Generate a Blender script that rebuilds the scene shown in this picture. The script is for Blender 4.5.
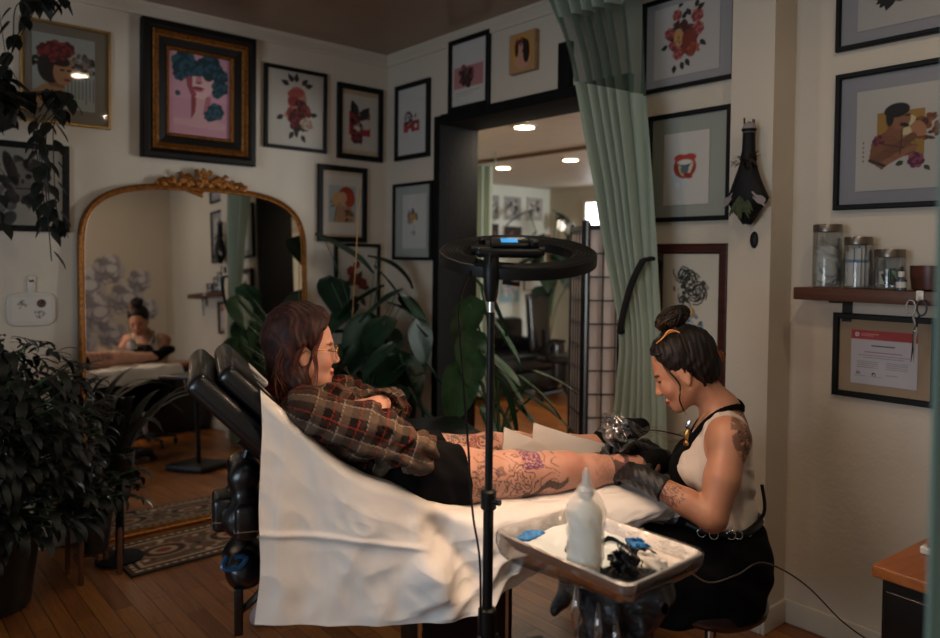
import bpy, bmesh, math, random
import numpy as np
from mathutils import Vector, Matrix, noise as mnoise
for o in list(bpy.data.objects): bpy.data.objects.remove(o)
COL = bpy.context.scene.collection
PI = math.pi
rnd = random.Random(7)
nrng = np.random.default_rng(7)

# ---------------------------------------------------------------- camera, world, light, exposure
yaw, pit, rol = .861073, .0263083, -.01173
_c, _s, _cp, _sp = math.cos(yaw), math.sin(yaw), math.cos(pit), math.sin(pit)
fw = Vector((-_s*_cp, _c*_cp, -_sp)); rt = Vector((_c, _s, 0)); dn = fw.cross(rt)
r2 = math.cos(rol)*rt + math.sin(rol)*dn; d2 = -math.sin(rol)*rt + math.cos(rol)*dn
cd = bpy.data.cameras.new('camera'); cam = bpy.data.objects.new('camera', cd); COL.objects.link(cam)
cam.matrix_world = Matrix(((r2.x, -d2.x, -fw.x, 0), (r2.y, -d2.y, -fw.y, 0), (r2.z, -d2.z, -fw.z, 1.5), (0, 0, 0, 1)))
cd.sensor_width = 36; cd.lens = 745.95/940*36; cd.shift_y = -(319-278.87)/940
cd.clip_start = .05
cd.dof.use_dof = True; cd.dof.focus_distance = 2.3; cd.dof.aperture_fstop = 2.0
bpy.context.scene.camera = cam
sc = bpy.context.scene
sc.view_settings.view_transform = 'Standard'; sc.view_settings.look = 'None'
sc.view_settings.gamma = 1; sc.view_settings.use_curve_mapping = False
sc.view_settings.exposure = -0.1
W = bpy.data.worlds.new('World'); sc.world = W; W.use_nodes = True
W.node_tree.nodes['Background'].inputs[0].default_value = (.62, .8, 1, 1)
W.node_tree.nodes['Background'].inputs[1].default_value = .45

def area(name, loc, rot, sx, sy, power, col, shape='RECTANGLE', spread=PI):
    l = bpy.data.lights.new(name, 'AREA'); l.shape = shape; l.size = sx; l.size_y = sy
    l.energy = power; l.color = col; l.spread = spread
    o = bpy.data.objects.new(name, l); o.location = loc; o.rotation_euler = rot; COL.objects.link(o); return o
# daylight through the window behind the camera
area('window_daylight', (-1.2, -2.62, 1.55), (PI/2, 0, 0), 1.7, 1.5, 54, (.70, .85, 1))
# unseen area light added before the solid side wall to brighten the next room
area('next_room_side_fill', (-.14, 5.95, 1.5), (PI/2, 0, PI/2), 1.4, 1.3, 120, (.92, .97, 1))
DOWNLIGHTS = [(-2.24, 1.45, 2.87, 3.5), (-.55, .9, 2.87, 8.5), (-.6, 2.1, 2.87, 4)]
NEXT_DOWNLIGHTS = [(-3.59, 3.55, 2.4, 8), (-5.32, 4.98, 2.4, 8), (-4.47, 5.0, 2.4, 8), (-2.4, 4.0, 2.4, 8)]

# ---------------------------------------------------------------- materials
def lin(h):
    if isinstance(h, str):
        h = h.lstrip('#'); c = [int(h[i:i+2], 16)/255 for i in (0, 2, 4)]
    else: c = h
    return tuple(x/12.92 if x <= .04045 else ((x+.055)/1.055)**2.4 for x in c)
class NT:
    def __init__(s, name):
        s.m = bpy.data.materials.new(name); s.m.use_nodes = True; s.t = s.m.node_tree; s.n = s.t.nodes
        s.p = s.n['Principled BSDF']; s.out = s.n['Material Output']
    def add(s, typ, **kw):
        nd = s.n.new(typ)
        for k, v in kw.items():
            if k in nd.inputs: nd.inputs[k].default_value = v
            else: setattr(nd, k, v)
        return nd
    def link(s, a, b): s.t.links.new(a, b)
    def ramp(s, fac, stops):
        r = s.n.new('ShaderNodeValToRGB'); e = r.color_ramp.elements
        while len(e) < len(stops): e.new(.5)
        for k, (p, c) in enumerate(stops): e[k].position = p; e[k].color = (*c, 1)
        s.link(fac, r.inputs[0]); return r.outputs[0]
    def obj(s, scale=None, rot=None):
        tc = s.n.new('ShaderNodeTexCoord'); o = tc.outputs['Object']
        if scale or rot:
            m = s.n.new('ShaderNodeMapping'); s.link(o, m.inputs[0]); o = m.outputs[0]
            if scale: m.inputs['Scale'].default_value = scale
            if rot: m.inputs['Rotation'].default_value = rot
        return o
    def noise(s, vec, scale, detail=4, rough=.55, dist=0):
        nd = s.n.new('ShaderNodeTexNoise'); nd.inputs['Scale'].default_value = scale; nd.inputs['Detail'].default_value = detail
        nd.inputs['Roughness'].default_value = rough; nd.inputs['Distortion'].default_value = dist
        s.link(vec, nd.inputs['Vector']); return nd.outputs[0]
    def bump(s, h, strength=.3, dist=.01, normal=None):
        b = s.n.new('ShaderNodeBump'); b.inputs['Strength'].default_value = strength; b.inputs['Distance'].default_value = dist
        s.link(h, b.inputs['Height'])
        if normal: s.link(normal, b.inputs['Normal'])
        s.link(b.outputs[0], s.p.inputs['Normal']); return b.outputs[0]
    def mix(s, fac, a, b, mode='MIX'):
        m = s.n.new('ShaderNodeMix'); m.data_type = 'RGBA'; m.blend_type = mode
        for v, i in ((fac, 0), (a, 6), (b, 7)):
            if hasattr(v, 'links'): s.link(v, m.inputs[i])
            else: m.inputs[i].default_value = v if i == 0 else (*v, 1)
        return m.outputs[2]
MC = {}
def mat(name, col='#808080', rough=.5, metal=0, var=0, vscale=8, bump=0, bscale=60, bdist=.003, coat=0, sheen=0, sss=0, emit=None, estr=0, spec=.5):
    if name in MC: return MC[name]
    N = NT(name); c = lin(col); N.p.inputs['Base Color'].default_value = (*c, 1)
    N.p.inputs['Roughness'].default_value = rough; N.p.inputs['Metallic'].default_value = metal
    N.p.inputs['Specular IOR Level'].default_value = spec
    v = N.obj()
    if var:
        f = N.noise(v, vscale); lo = tuple(max(0, x*(1-var)) for x in c); hi = tuple(min(1, x*(1+var)) for x in c)
        N.link(N.ramp(f, [(.3, lo), (.7, hi)]), N.p.inputs['Base Color'])
    if bump: N.bump(N.noise(v, bscale), bump, bdist)
    if coat: N.p.inputs['Coat Weight'].default_value = coat
    if sheen: N.p.inputs['Sheen Weight'].default_value = sheen
    if sss:
        N.p.inputs['Subsurface Weight'].default_value = sss; N.p.inputs['Subsurface Radius'].default_value = (.02, .008, .004); N.p.inputs['Subsurface Scale'].default_value = 1
    if emit: N.p.inputs['Emission Color'].default_value = (*lin(emit), 1); N.p.inputs['Emission Strength'].default_value = estr
    MC[name] = N.m; return N.m
def vcol(name, rough=.6, spec=.4, bump=0, bscale=200, bdist=.001, sss=0, metal=0, coat=0, sheen=0):
    if name in MC: return MC[name]
    N = NT(name); a = N.add('ShaderNodeAttribute', attribute_name='Col'); N.link(a.outputs['Color'], N.p.inputs['Base Color'])
    N.p.inputs['Roughness'].default_value = rough; N.p.inputs['Specular IOR Level'].default_value = spec; N.p.inputs['Metallic'].default_value = metal
    N.p.inputs['Coat Weight'].default_value = coat; N.p.inputs['Sheen Weight'].default_value = sheen
    if bump: N.bump(N.noise(N.obj(), bscale), bump, bdist)
    if sss:
        N.p.inputs['Subsurface Weight'].default_value = sss; N.p.inputs['Subsurface Radius'].default_value = (.012, .005, .003); N.p.inputs['Subsurface Scale'].default_value = 1
    MC[name] = N.m; return N.m
def glassy(name, tint=(1, 1, 1), refl=.06, rough=.02):
    if name in MC: return MC[name]
    N = NT(name); N.n.remove(N.p)
    t = N.add('ShaderNodeBsdfTransparent'); t.inputs[0].default_value = (*tint, 1)
    g = N.add('ShaderNodeBsdfGlossy'); g.inputs['Roughness'].default_value = rough
    lw = N.add('ShaderNodeLayerWeight'); lw.inputs[0].default_value = .3
    mm = N.add('ShaderNodeMath', operation='MULTIPLY_ADD'); N.link(lw.outputs['Fresnel'], mm.inputs[0]); mm.inputs[1].default_value = .5; mm.inputs[2].default_value = refl
    mx = N.add('ShaderNodeMixShader'); N.link(mm.outputs[0], mx.inputs[0]); N.link(t.outputs[0], mx.inputs[1]); N.link(g.outputs[0], mx.inputs[2])
    N.link(mx.outputs[0], N.out.inputs[0]); MC[name] = N.m; return N.m

def m_wall():
    N = NT('painted_plaster'); v = N.obj()
    c = lin('#cbbfae')
    N.link(N.ramp(N.noise(v, 1.3, 3), [(.3, tuple(x*.93 for x in c)), (.7, c)]), N.p.inputs['Base Color'])
    N.p.inputs['Roughness'].default_value = .55
    a = N.noise(v, 9, 5, .6); b = N.noise(v, 70, 3)
    mm = N.add('ShaderNodeMath', operation='MULTIPLY_ADD'); N.link(b, mm.inputs[0]); mm.inputs[1].default_value = .2; N.link(a, mm.inputs[2])
    N.bump(mm.outputs[0], .3, .012); return N.m
def m_floor():
    N = NT('wood_planks'); v = N.obj()
    br = N.add('ShaderNodeTexBrick'); N.link(v, br.inputs['Vector'])
    br.inputs['Scale'].default_value = 1; br.inputs['Brick Width'].default_value = .62; br.inputs['Row Height'].default_value = .075
    br.inputs['Mortar Size'].default_value = .0018; br.inputs['Mortar Smooth'].default_value = .2; br.offset = .37; br.offset_frequency = 2
    br.inputs['Color1'].default_value = (0, 0, 0, 1); br.inputs['Color2'].default_value = (1, 1, 1, 1); br.inputs['Mortar'].default_value = (.5, .5, .5, 1)
    base = N.ramp(br.outputs['Color'], [(0, lin('#74401c')), (.35, lin('#8f5527')), (.7, lin('#a4662f')), (1, lin('#80481f'))])
    mp = N.add('ShaderNodeMapping'); N.link(v, mp.inputs[0]); mp.inputs['Scale'].default_value = (3, 45, 1)
    g = N.noise(mp.outputs[0], 1.6, 6, .65, .6)
    col = N.mix(.55, base, N.ramp(g, [(.3, (.3, .3, .3)), (.65, (1, 1, 1))]), 'MULTIPLY')
    col = N.mix(br.outputs['Fac'], col, lin('#1a0d06'))
    N.link(col, N.p.inputs['Base Color'])
    N.link(N.ramp(g, [(.3, (.42,)*3), (.7, (.3,)*3)]), N.p.inputs['Roughness'])
    inv = N.add('ShaderNodeMath', operation='SUBTRACT'); inv.inputs[0].default_value = 1; N.link(br.outputs['Fac'], inv.inputs[1])
    N.bump(inv.outputs[0], .4, .002); return N.m
def m_wood(name, c1, c2, scale=(2, 30, 30), rough=.45):
    if name in MC: return MC[name]
    N = NT(name); v = N.obj(scale=scale); g = N.noise(v, 1.5, 6, .6, .8)
    N.link(N.ramp(g, [(.3, lin(c1)), (.7, lin(c2))]), N.p.inputs['Base Color']); N.p.inputs['Roughness'].default_value = rough
    N.bump(g, .15, .002); MC[name] = N.m; return N.m
WALL = m_wall(); FLOOR = m_floor()
CEIL = mat('ceiling_paint', '#8b7460', .3, var=.1, vscale=1.2, bump=.25, bscale=5, bdist=.02)
TRIM = mat('trim_paint', '#c4b8a6', .45, bump=.1, bscale=20)
BLK = mat('black_satin', '#080809', .42, var=.2, bump=.1, bscale=90, spec=.3)
BLKW = mat('black_stained_wood', '#0a0909', .75, spec=.2, var=.4, vscale=20, bump=.5, bscale=40, bdist=.004)
CHROME = mat('polished_steel', '#c8c8c8', .18, 1, var=.05)
DSTEEL = mat('dark_steel', '#3a3a3c', .35, .9)
LEATHER = mat('black_leather', '#0c0c0f', .3, bump=.35, bscale=160, bdist=.002, coat=.25, var=.2)
PAPERW = mat('white_paper', '#c9c7c2', .7, bump=.1, bscale=60)
GLASS = glassy('clear_glass', (.97, .98, .98), .03)
ART = vcol('printed_art', .6)

# ---------------------------------------------------------------- object helpers
def empty(name, label, cat, loc=(0, 0, 0), rz=0, group=None):
    o = bpy.data.objects.new(name, None); COL.objects.link(o); o.location = loc; o.rotation_euler = (0, 0, rz)
    o['label'] = label; o['category'] = cat; o.empty_display_size = .1
    if group: o['group'] = group
    return o
def tag(o, label, cat, group=None, kind=None):
    o['label'] = label; o['category'] = cat
    if group: o['group'] = group
    if kind: o['kind'] = kind
    return o
def mesh_obj(name, verts, faces, m, parent=None, smooth=False, cols=None, mats=None, mi=None):
    me = bpy.data.meshes.new(name)
    me.from_pydata([tuple(v) for v in verts], [], [tuple(int(i) for i in f) for f in faces])
    o = bpy.data.objects.new(name, me); COL.objects.link(o)
    for mm in (mats or [m]): me.materials.append(mm)
    if mi is not None: me.polygons.foreach_set('material_index', np.asarray(mi, dtype=np.int32))
    if smooth: me.polygons.foreach_set('use_smooth', np.ones(len(me.polygons), bool))
    if cols is not None:
        at = me.color_attributes.new('Col', 'FLOAT_COLOR', 'POINT')
        a = np.ones((len(verts), 4), np.float32); a[:, :3] = cols; at.data.foreach_set('color', a.ravel())
    if parent: o.parent = parent
    me.update(); return o
class MB:
    def __init__(s): s.v = []; s.f = []
    def add(s, vs, fs):
        b = len(s.v); s.v += [tuple(v) for v in vs]; s.f += [tuple(i+b for i in f) for f in fs]; return s
    def box(s, x0, x1, y0, y1, z0, z1, bev=0):
        if bev > 0:
            bm = bmesh.new(); bmesh.ops.create_cube(bm, size=1)
            for v in bm.verts: v.co = ((x0+x1)/2+v.co.x*(x1-x0), (y0+y1)/2+v.co.y*(y1-y0), (z0+z1)/2+v.co.z*(z1-z0))
            bmesh.ops.bevel(bm, geom=bm.edges[:]+bm.verts[:], offset=bev, segments=3, profile=.5, affect='EDGES')
            return s.bm(bm)
        return s.add([(x, y, z) for x in (x0, x1) for y in (y0, y1) for z in (z0, z1)],
                     [(0, 1, 3, 2), (4, 6, 7, 5), (0, 4, 5, 1), (2, 3, 7, 6), (0, 2, 6, 4), (1, 5, 7, 3)])
    def bm(s, bm):
        bm.verts.index_update(); s.add([v.co.copy() for v in bm.verts], [[v.index for v in f.verts] for f in bm.faces]); bm.free(); return s
    def tube(s, pts, r, n=8, cap=True):
        pts = [Vector(p) for p in pts]; rs = r if hasattr(r, '__len__') else [r]*len(pts); base = len(s.v); up = None
        for i, p in enumerate(pts):
            t = (pts[min(i+1, len(pts)-1)]-pts[max(i-1, 0)]).normalized()
            if up is None: up = Vector((0, 0, 1)) if abs(t.z) < .9 else Vector((1, 0, 0))
            a = t.cross(up); a = a.normalized() if a.length > 1e-6 else t.orthogonal().normalized(); b = a.cross(t).normalized(); up = b
            for k in range(n):
                an = 2*PI*k/n; s.v.append(tuple(p+(a*math.cos(an)+b*math.sin(an))*rs[i]))
        for i in range(len(pts)-1):
            for k in range(n):
                q = base+i*n; s.f.append((q+k, q+(k+1) % n, q+n+(k+1) % n, q+n+k))
        if cap: s.f.append(tuple(base+n-1-k for k in range(n))); q = base+(len(pts)-1)*n; s.f.append(tuple(q+k for k in range(n)))
        return s
    def lathe(s, prof, c=(0, 0, 0), n=24, axis='z'):
        base = len(s.v)
        for (r, z) in prof:
            for k in range(n):
                a = 2*PI*k/n; x, y = r*math.cos(a), r*math.sin(a)
                p = (x, y, z) if axis == 'z' else ((x, z, y) if axis == 'y' else (z, x, y))
                s.v.append((c[0]+p[0], c[1]+p[1], c[2]+p[2]))
        for i in range(len(prof)-1):
            for k in range(n):
                q = base+i*n; s.f.append((q+k, q+(k+1) % n, q+n+(k+1) % n, q+n+k))
        s.f.append(tuple(base+n-1-k for k in range(n))); q = base+(len(prof)-1)*n; s.f.append(tuple(q+k for k in range(n)))
        return s
    def grid(s, fn, nu, nv):
        base = len(s.v)
        for i in range(nu+1):
            for j in range(nv+1): s.v.append(tuple(fn(i/nu, j/nv)))
        for i in range(nu):
            for j in range(nv):
                q = base+i*(nv+1)+j; s.f.append((q, q+nv+1, q+nv+2, q+1))
        return s
    def xf(s, M, start=0):
        for i in range(start, len(s.v)): s.v[i] = tuple(M @ Vector(s.v[i]))
        return s
    def build(s, name, m, parent=None, smooth=False, auto=False):
        o = mesh_obj(name, s.v, s.f, m, parent, smooth)
        if auto:
            bm = bmesh.new(); bm.from_mesh(o.data)
            bmesh.ops.recalc_face_normals(bm, faces=bm.faces[:])
            for f in bm.faces: f.smooth = True
            for e in bm.edges: e.smooth = not (len(e.link_faces) == 2 and e.calc_face_angle(0) > .6)
            bm.to_mesh(o.data); bm.free()
        return o
def struct(o): o['kind'] = 'structure'; return o

# ---------------------------------------------------------------- the setting
XA, YB, YC, XD, YF, H = -4.26, 2.90, 3.03, .42, -2.6, 2.872
def quads(name, boxes, m):
    b = MB()
    for q in boxes: b.box(*q)
    return struct(b.build(name, m))
quads('floor', [(-6.8, .6, -2.8, 7.2, -.1, 0)], FLOOR)
quads('ceiling', [(XA-.1, .6, -2.8, 3.2, H, H+.1)], CEIL)
quads('wall_left', [(XA-.12, XA, -2.7, 3.2, 0, H)], WALL)
OX0, OX1, OZ = -3.70, -2.20, 2.385       # opening in the back wall
quads('wall_back', [(XA-.12, OX0, YB, YB+.27, 0, H), (OX1, -1.6, YB, YB+.27, 0, H), (OX0, OX1, YB, YB+.27, OZ, H)], WALL)
quads('wall_pier', [(-1.665, -1.48, 2.85, YC+.14, 0, H)], WALL)
quads('wall_alcove', [(-1.48, XD+.1, YC, YC+.14, 0, H)], WALL)
quads('wall_right', [(XD, XD+.12, -2.7, YC, 0, H)], WALL)
quads('wall_front', [(XA, -2.1, YF-.12, YF, 0, H), (-.3, XD, YF-.12, YF, 0, H), (-2.1, -.3, YF-.12, YF, 0, .75), (-2.1, -.3, YF-.12, YF, 2.35, H)], WALL)
# window frame of the front wall
b = MB()
for q in ((-2.1, -.3, YF-.1, YF-.02, .75, .81), (-2.1, -.3, YF-.1, YF-.02, 2.29, 2.35), (-2.1, -2.04, YF-.1, YF-.02, .75, 2.35), (-.36, -.3, YF-.1, YF-.02, .75, 2.35), (-1.22, -1.18, YF-.1, YF-.02, .8, 2.3), (-2.1, -.3, YF-.1, YF-.02, 1.53, 1.57)): b.box(*q)
struct(b.build('window_1', TRIM))
# crown trims
def crown(name, pts, m=TRIM):   # pts in plan, profile extruded along with normals to the left
    b = MB(); prof = [(0, -.075), (.012, -.075), (.016, -.06), (.016, -.02), (.022, -.015), (.03, 0), (0, 0)]
    (ax, ay), (bx, by), (nx, ny) = pts
    vs = [(px+nx*o, py+ny*o, H+z) for (px, py) in ((ax, ay), (bx, by)) for (o, z) in prof]; k = len(prof)
    b.add(vs, [(i, (i+1) % k, k+(i+1) % k, k+i) for i in range(k)]+[tuple(range(k)), tuple(range(2*k-1, k-1, -1))])
    return struct(b.build(name, m, auto=False))
crown('trim_1', ((XA, -2.6), (XA, YB), (1, 0)))
crown('trim_2', ((XA, YB), (-1.665, YB), (0, -1)))
crown('trim_3', ((-1.665, 2.85), (-1.48, 2.85), (0, -1)))
crown('trim_4', ((-1.48, YC), (XD, YC), (0, -1)))
def baseb(name, x0, x1, y0, y1):
    b = MB(); b.box(x0, x1, y0, y1, 0, .1, .006); return struct(b.build(name, TRIM, auto=True))
baseb('baseboard_left', XA, XA+.018, -2.6, YB)
baseb('baseboard_back', XA+.018, OX0-.06, YB-.018, YB)
baseb('baseboard_back_right', OX1, -1.665, YB-.018, YB)
baseb('baseboard_pier', -1.665, -1.48, 2.832, 2.85)
baseb('baseboard_pier_side', -1.48, -1.462, 2.832, YC-.018)
baseb('baseboard_alcove', -1.48, XD, YC-.018, YC)
baseb('baseboard_right', XD-.018, XD, -2.6, YC-.02)
# black casing and reveal of the opening
b = MB()
b.box(OX0-.005, OX0+.055, YB-.03, YB+.29, 0, OZ, .004)
b.box(OX0+.055, OX1, YB-.03, YB+.29, OZ-.055, OZ+.005, .004)
b.box(OX1-.055, OX1, YB-.03, YB+.29, 0, OZ-.055, .004)
struct(b.build('door_1', BLKW, auto=True))
b = MB(); b.box(-2.66, -2.58, YB-.035, YB, OZ, 2.62, .003); struct(b.build('trim_5', BLKW, auto=True))

# the next room
WALL2 = mat('next_room_paint', '#cfd0c4', .6, var=.04, vscale=2, bump=.1, bscale=30)
WALL2D = mat('next_room_end_paint', '#b9ad97', .6, var=.04, vscale=2, bump=.1, bscale=30)
CEIL2 = mat('next_room_ceiling_paint', '#c9bcaa', .5, var=.05, bump=.1, bscale=20)
quads('ceiling_next_room', [(-6.7, 0, YB+.27, 7.1, 2.4, 2.5)], CEIL2)
quads('wall_next_left', [(-6.72, -6.6, YB+.1, 7.1, 0, 2.4)], WALL2)
quads('wall_next_back', [(-6.6, 0, 7.0, 7.1, 0, 2.4)], WALL2D)
quads('wall_next_right', [(0, .1, YC+.14, 7.1, 0, 2.4)], WALL2)
quads('wall_next_front', [(-6.7, XA-.12, YB+.1, YB+.27, 0, 2.4)], WALL2)
quads('trim_6', [(-6.6, 0, 4.5, 4.54, 2.375, 2.4)], mat('brown_seam', '#6e5238', .6, var=.1))
quads('baseboard_next_left', [(-6.6, -6.58, YB+.3, 7, 0, .1)], TRIM)
quads('baseboard_next_back', [(-6.58, 0, 6.98, 7, 0, .1)], TRIM)
# downlights
def downlight(x, y, z, p, label):
    t = empty('recessed_downlight', label, 'ceiling light', (x, y, z), 0, None)
    b = MB(); b.lathe([(.062, 0), (.085, 0), (.085, -.008), (.062, -.012)], n=28); b.build('trim_ring', TRIM, t, auto=True)
    b = MB(); b.lathe([(.001, -.004), (.06, -.004), (.066, -.014), (.001, -.016)], n=28)
    b.build('lens', mat('lit_lens', '#ffffff', .4, emit='#ffe2bd', estr=22), t)
    l = bpy.data.lights.new('lamp', 'AREA'); l.shape = 'DISK'; l.size = .11; l.energy = p; l.color = (1, .82, .62)
    o = bpy.data.objects.new('lamp', l); o.location = (0, 0, -.02); COL.objects.link(o); o.parent = t
    return t
for q, s in zip(DOWNLIGHTS, ('over the tattoo bed', 'near the shelf wall', 'nearest the orange topped cabinet')): downlight(*q, 'round recessed ceiling downlight '+s)
for q, s in zip(NEXT_DOWNLIGHTS, ('just inside the dark opening', 'furthest left in the next room', 'right of the brown ceiling seam in the next room', 'hidden behind the curtain in the next room')): downlight(*q, 'lit round ceiling downlight '+s)
# ---------------------------------------------------------------- framed art on the walls
class Cv:   # small painter: flat artwork stored as vertex colours of a fine grid
    def __init__(s, w, h, res, bg):
        s.w, s.h = w, h; s.nx = max(2, int(w/res)); s.ny = max(2, int(h/res))
        s.X, s.Y = np.meshgrid(np.linspace(0, w, s.nx+1), np.linspace(0, h, s.ny+1)); s.res = res
        s.a = np.ones(s.X.shape+(3,))*np.array(lin(bg)); s.R = np.random.default_rng(int(w*1000+h*7777))
    def put(s, m, col, al=1):
        m = np.clip(m, 0, 1)[..., None]*al; s.a = s.a*(1-m)+np.array(lin(col))*m
    def el(s, cx, cy, rx, ry, col, rot=0, al=1, soft=None):
        c, n_ = math.cos(rot), math.sin(rot); dx, dy = s.X-cx, s.Y-cy
        d = np.sqrt(((dx*c+dy*n_)/rx)**2+((-dx*n_+dy*c)/ry)**2); sf = soft or s.res/min(rx, ry)
        s.put((1-d)/sf+.5, col, al)
    def poly(s, pts, col, al=1):
        ins = np.zeros(s.X.shape, bool); k = len(pts)
        for i in range(k):
            (x0, y0), (x1, y1) = pts[i], pts[(i+1) % k]
            if y0 == y1: continue
            ins ^= ((s.Y > y0) != (s.Y > y1)) & (s.X < (x1-x0)*(s.Y-y0)/(y1-y0)+x0)
        s.put(ins.astype(float), col, al)
    def rect(s, x0, y0, x1, y1, col, al=1): s.poly([(x0, y0), (x1, y0), (x1, y1), (x0, y1)], col, al)
    def line(s, pts, wd, col, al=1):
        for (x0, y0), (x1, y1) in zip(pts, pts[1:]):
            L = max(1e-9, (x1-x0)**2+(y1-y0)**2); t = np.clip(((s.X-x0)*(x1-x0)+(s.Y-y0)*(y1-y0))/L, 0, 1)
            d = np.hypot(s.X-x0-t*(x1-x0), s.Y-y0-t*(y1-y0)); s.put((wd/2-d)/s.res+.5, col, al)
    def leaf(s, x, y, L, ang, col, wd=.35):
        c, n_ = math.cos(ang), math.sin(ang)
        P = [(0, 0), (.3, wd*.8), (.6, wd*.7), (1, 0), (.6, -wd*.7), (.3, -wd*.8)]
        s.poly([(x+L*(a*c-b*n_), y+L*(a*n_+b*c)) for a, b in P], col)
    def rose(s, x, y, r, c1, c2):
        for k in range(7): a = k*2*PI/7+x*50; s.el(x+.55*r*math.cos(a), y+.55*r*math.sin(a), .55*r, .48*r, c1 if k % 2 else c2, a)
        s.el(x, y, .6*r, .6*r, c2)
        for k in range(5): a = k*1.9; s.el(x+.2*r*math.cos(a), y+.2*r*math.sin(a), .42*r*(1-k*.13), .34*r*(1-k*.13), c1 if k % 2 == 0 else c2, a)
    def smudge(s, cx, cy, r, cols, n=20, sz=.2):
        for k in range(n):
            a = s.R.random()*2*PI; q = r*math.sqrt(s.R.random())
            s.el(cx+q*math.cos(a), cy+q*math.sin(a), r*sz*(.4+s.R.random()), r*sz*(.3+.6*s.R.random()), cols[k % len(cols)], s.R.random()*3)
    def curl(s, cx, cy, r, col, wd, n=6):
        for k in range(n):
            a0 = s.R.random()*6.3; q = r*(.3+.6*s.R.random()); ox, oy = cx+r*.6*(s.R.random()-.5), cy+r*.6*(s.R.random()-.5)
            s.line([(ox+q*(1-t*.5)*math.cos(a0+t*4), oy+q*(1-t*.5)*math.sin(a0+t*4)) for t in np.linspace(0, 1, 9)], wd, col)
    def mesh(s, name, parent, y=0, x0=0, z0=0, m=None):
        k = s.nx+1; v = np.stack([s.X.ravel()+x0, np.full(s.X.size, y), s.Y.ravel()+z0], 1)
        i, j = np.meshgrid(np.arange(s.nx), np.arange(s.ny)); q = (j*k+i).ravel(); f = np.stack([q, q+1, q+k+1, q+k], 1)
        return mesh_obj(name, v, f, m or ART, parent, cols=s.a.reshape(-1, 3))
def ringframe(w, h, prof):   # prof: (inset from outer edge, height above the wall)
    b = MB()
    for (d, y) in prof: b.v += [(-w/2+d, -y, d), (w/2-d, -y, d), (w/2-d, -y, h-d), (-w/2+d, -y, h-d)]
    for i in range(len(prof)-1):
        for k in range(4): q = i*4; b.f.append((q+k, q+(k+1) % 4, q+4+(k+1) % 4, q+4+k))
    return b
BLKF = mat('black_frame_lacquer', '#08080a', .5, var=.15, bump=.05, spec=.25)
RZ = {'A': PI/2, 'B': 0, 'C': 0, 'D': -PI/2, 'E': PI}
def zoomed(fn, k):
    def f(c):
        X, Y = c.X, c.Y; c.X, c.Y = (X-c.w/2)/k+c.w/2, (Y-c.h/2)/k+c.h/2; fn(c); c.X, c.Y = X, Y
    return f
def picture(wall, c, z0, w, h, fwid, label, art, fdep=.022, fm=None, mat_col='#cfc8be', sheet=None, res=.0035, glass=True, tilt=0, wpos=None, group=None, prof=None, name='framed_print', cat='picture frame', sheetcol='#d6d0c8', float_=False):
    loc = {'A': (XA, c, z0), 'B': (c, YB, z0), 'C': (c, YC, z0), 'D': (XD, c, z0), 'N': (-6.6, c, z0)}[wall]
    t = empty(name, label, cat, loc, RZ.get(wall, PI/2), group)
    if tilt: t.rotation_euler.y = tilt
    prof = prof or [(0, 0), (0, fdep), (.003, fdep+.002), (fwid-.003, fdep+.002), (fwid, fdep-.002), (fwid, .006)]
    ringframe(w, h, prof).build('frame', fm or BLKF, t)
    iw, ih = w-2*fwid, h-2*fwid
    if sheet:      # mount board with a sheet (x0,z0,x1,z1 fractions of the inside) floating on it
        b = MB(); b.box(-iw/2-.002, iw/2+.002, -.008, -.004, fwid-.002, fwid+ih+.002)
        b.build('mount_board', mat('mount_'+mat_col[1:], mat_col, .75, bump=.05, bscale=150), t)
        sw, sh = (sheet[2]-sheet[0])*iw, (sheet[3]-sheet[1])*ih
        C_ = Cv(sw, sh, res, sheetcol); art(C_); C_.mesh('print', t, -.011 if not float_ else -.014, -iw/2+sheet[0]*iw, fwid+sheet[1]*ih)
    else:
        C_ = Cv(iw, ih, res, sheetcol); art(C_); C_.mesh('print', t, -.009, -iw/2, fwid)
    if glass:
        b = MB(); b.add([(-iw/2-.001, -.0165, fwid-.001), (iw/2+.001, -.0165, fwid-.001), (iw/2+.001, -.0165, h-fwid+.001), (-iw/2-.001, -.0165, h-fwid+.001)], [(0, 1, 2, 3)])
        b.build('glass', glassy('picture_glass', (.96, .96, .96), .015, .03), t)
    return t
SK1, SK2, SK3 = '#c08a68', '#8f5a41', '#d9a985'
# --- artworks
def art_flower_crown(c):
    w, h = c.w, c.h; c.a *= .8; c.rect(0, 0, w, h, '#8fa5a2', .5)
    for k in range(9): x = w*(.5+.06*k); c.line([(x, h*.45), (x, h*(.05+.12*c.R.random()))], .006, '#3d4a4c', .7)
    c.poly([(0, 0), (w*.45, 0), (w*.55, h*.22), (w*.42, h*.38), (w*.2, h*.32), (0, h*.2)], '#b08a66')
    c.poly([(w*.25, h*.3), (w*.5, h*.28), (w*.5, h*.55), (w*.3, h*.55)], '#8c6247')
    c.el(w*.28, h*.55, w*.2, h*.22, '#241a18'); c.el(w*.5, h*.52, w*.17, h*.2, '#b98a67', -.2)
    c.el(w*.4, h*.66, w*.2, h*.08, '#261b19', -.2); c.el(w*.47, h*.53, .012, .006, '#3a2018'); c.el(w*.58, h*.53, .012, .006, '#3a2018'); c.el(w*.55, h*.4, .016, .008, '#8e3a3a')
    c.smudge(w*.82, h*.62, w*.2, ['#4a4140', '#6c6260', '#2a2424', '#8c8078'], 26, .3)
    for x, y, r in ((.2, .76, .1), (.36, .8, .12), (.54, .82, .1), (.3, .7, .08), (.47, .74, .07)): c.rose(w*x, h*y, w*r*1.3, '#8e3437', '#5a1d22')
    c.smudge(w*.12, h*.6, w*.13, ['#15191a', '#1e2526'], 14, .4)
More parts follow.
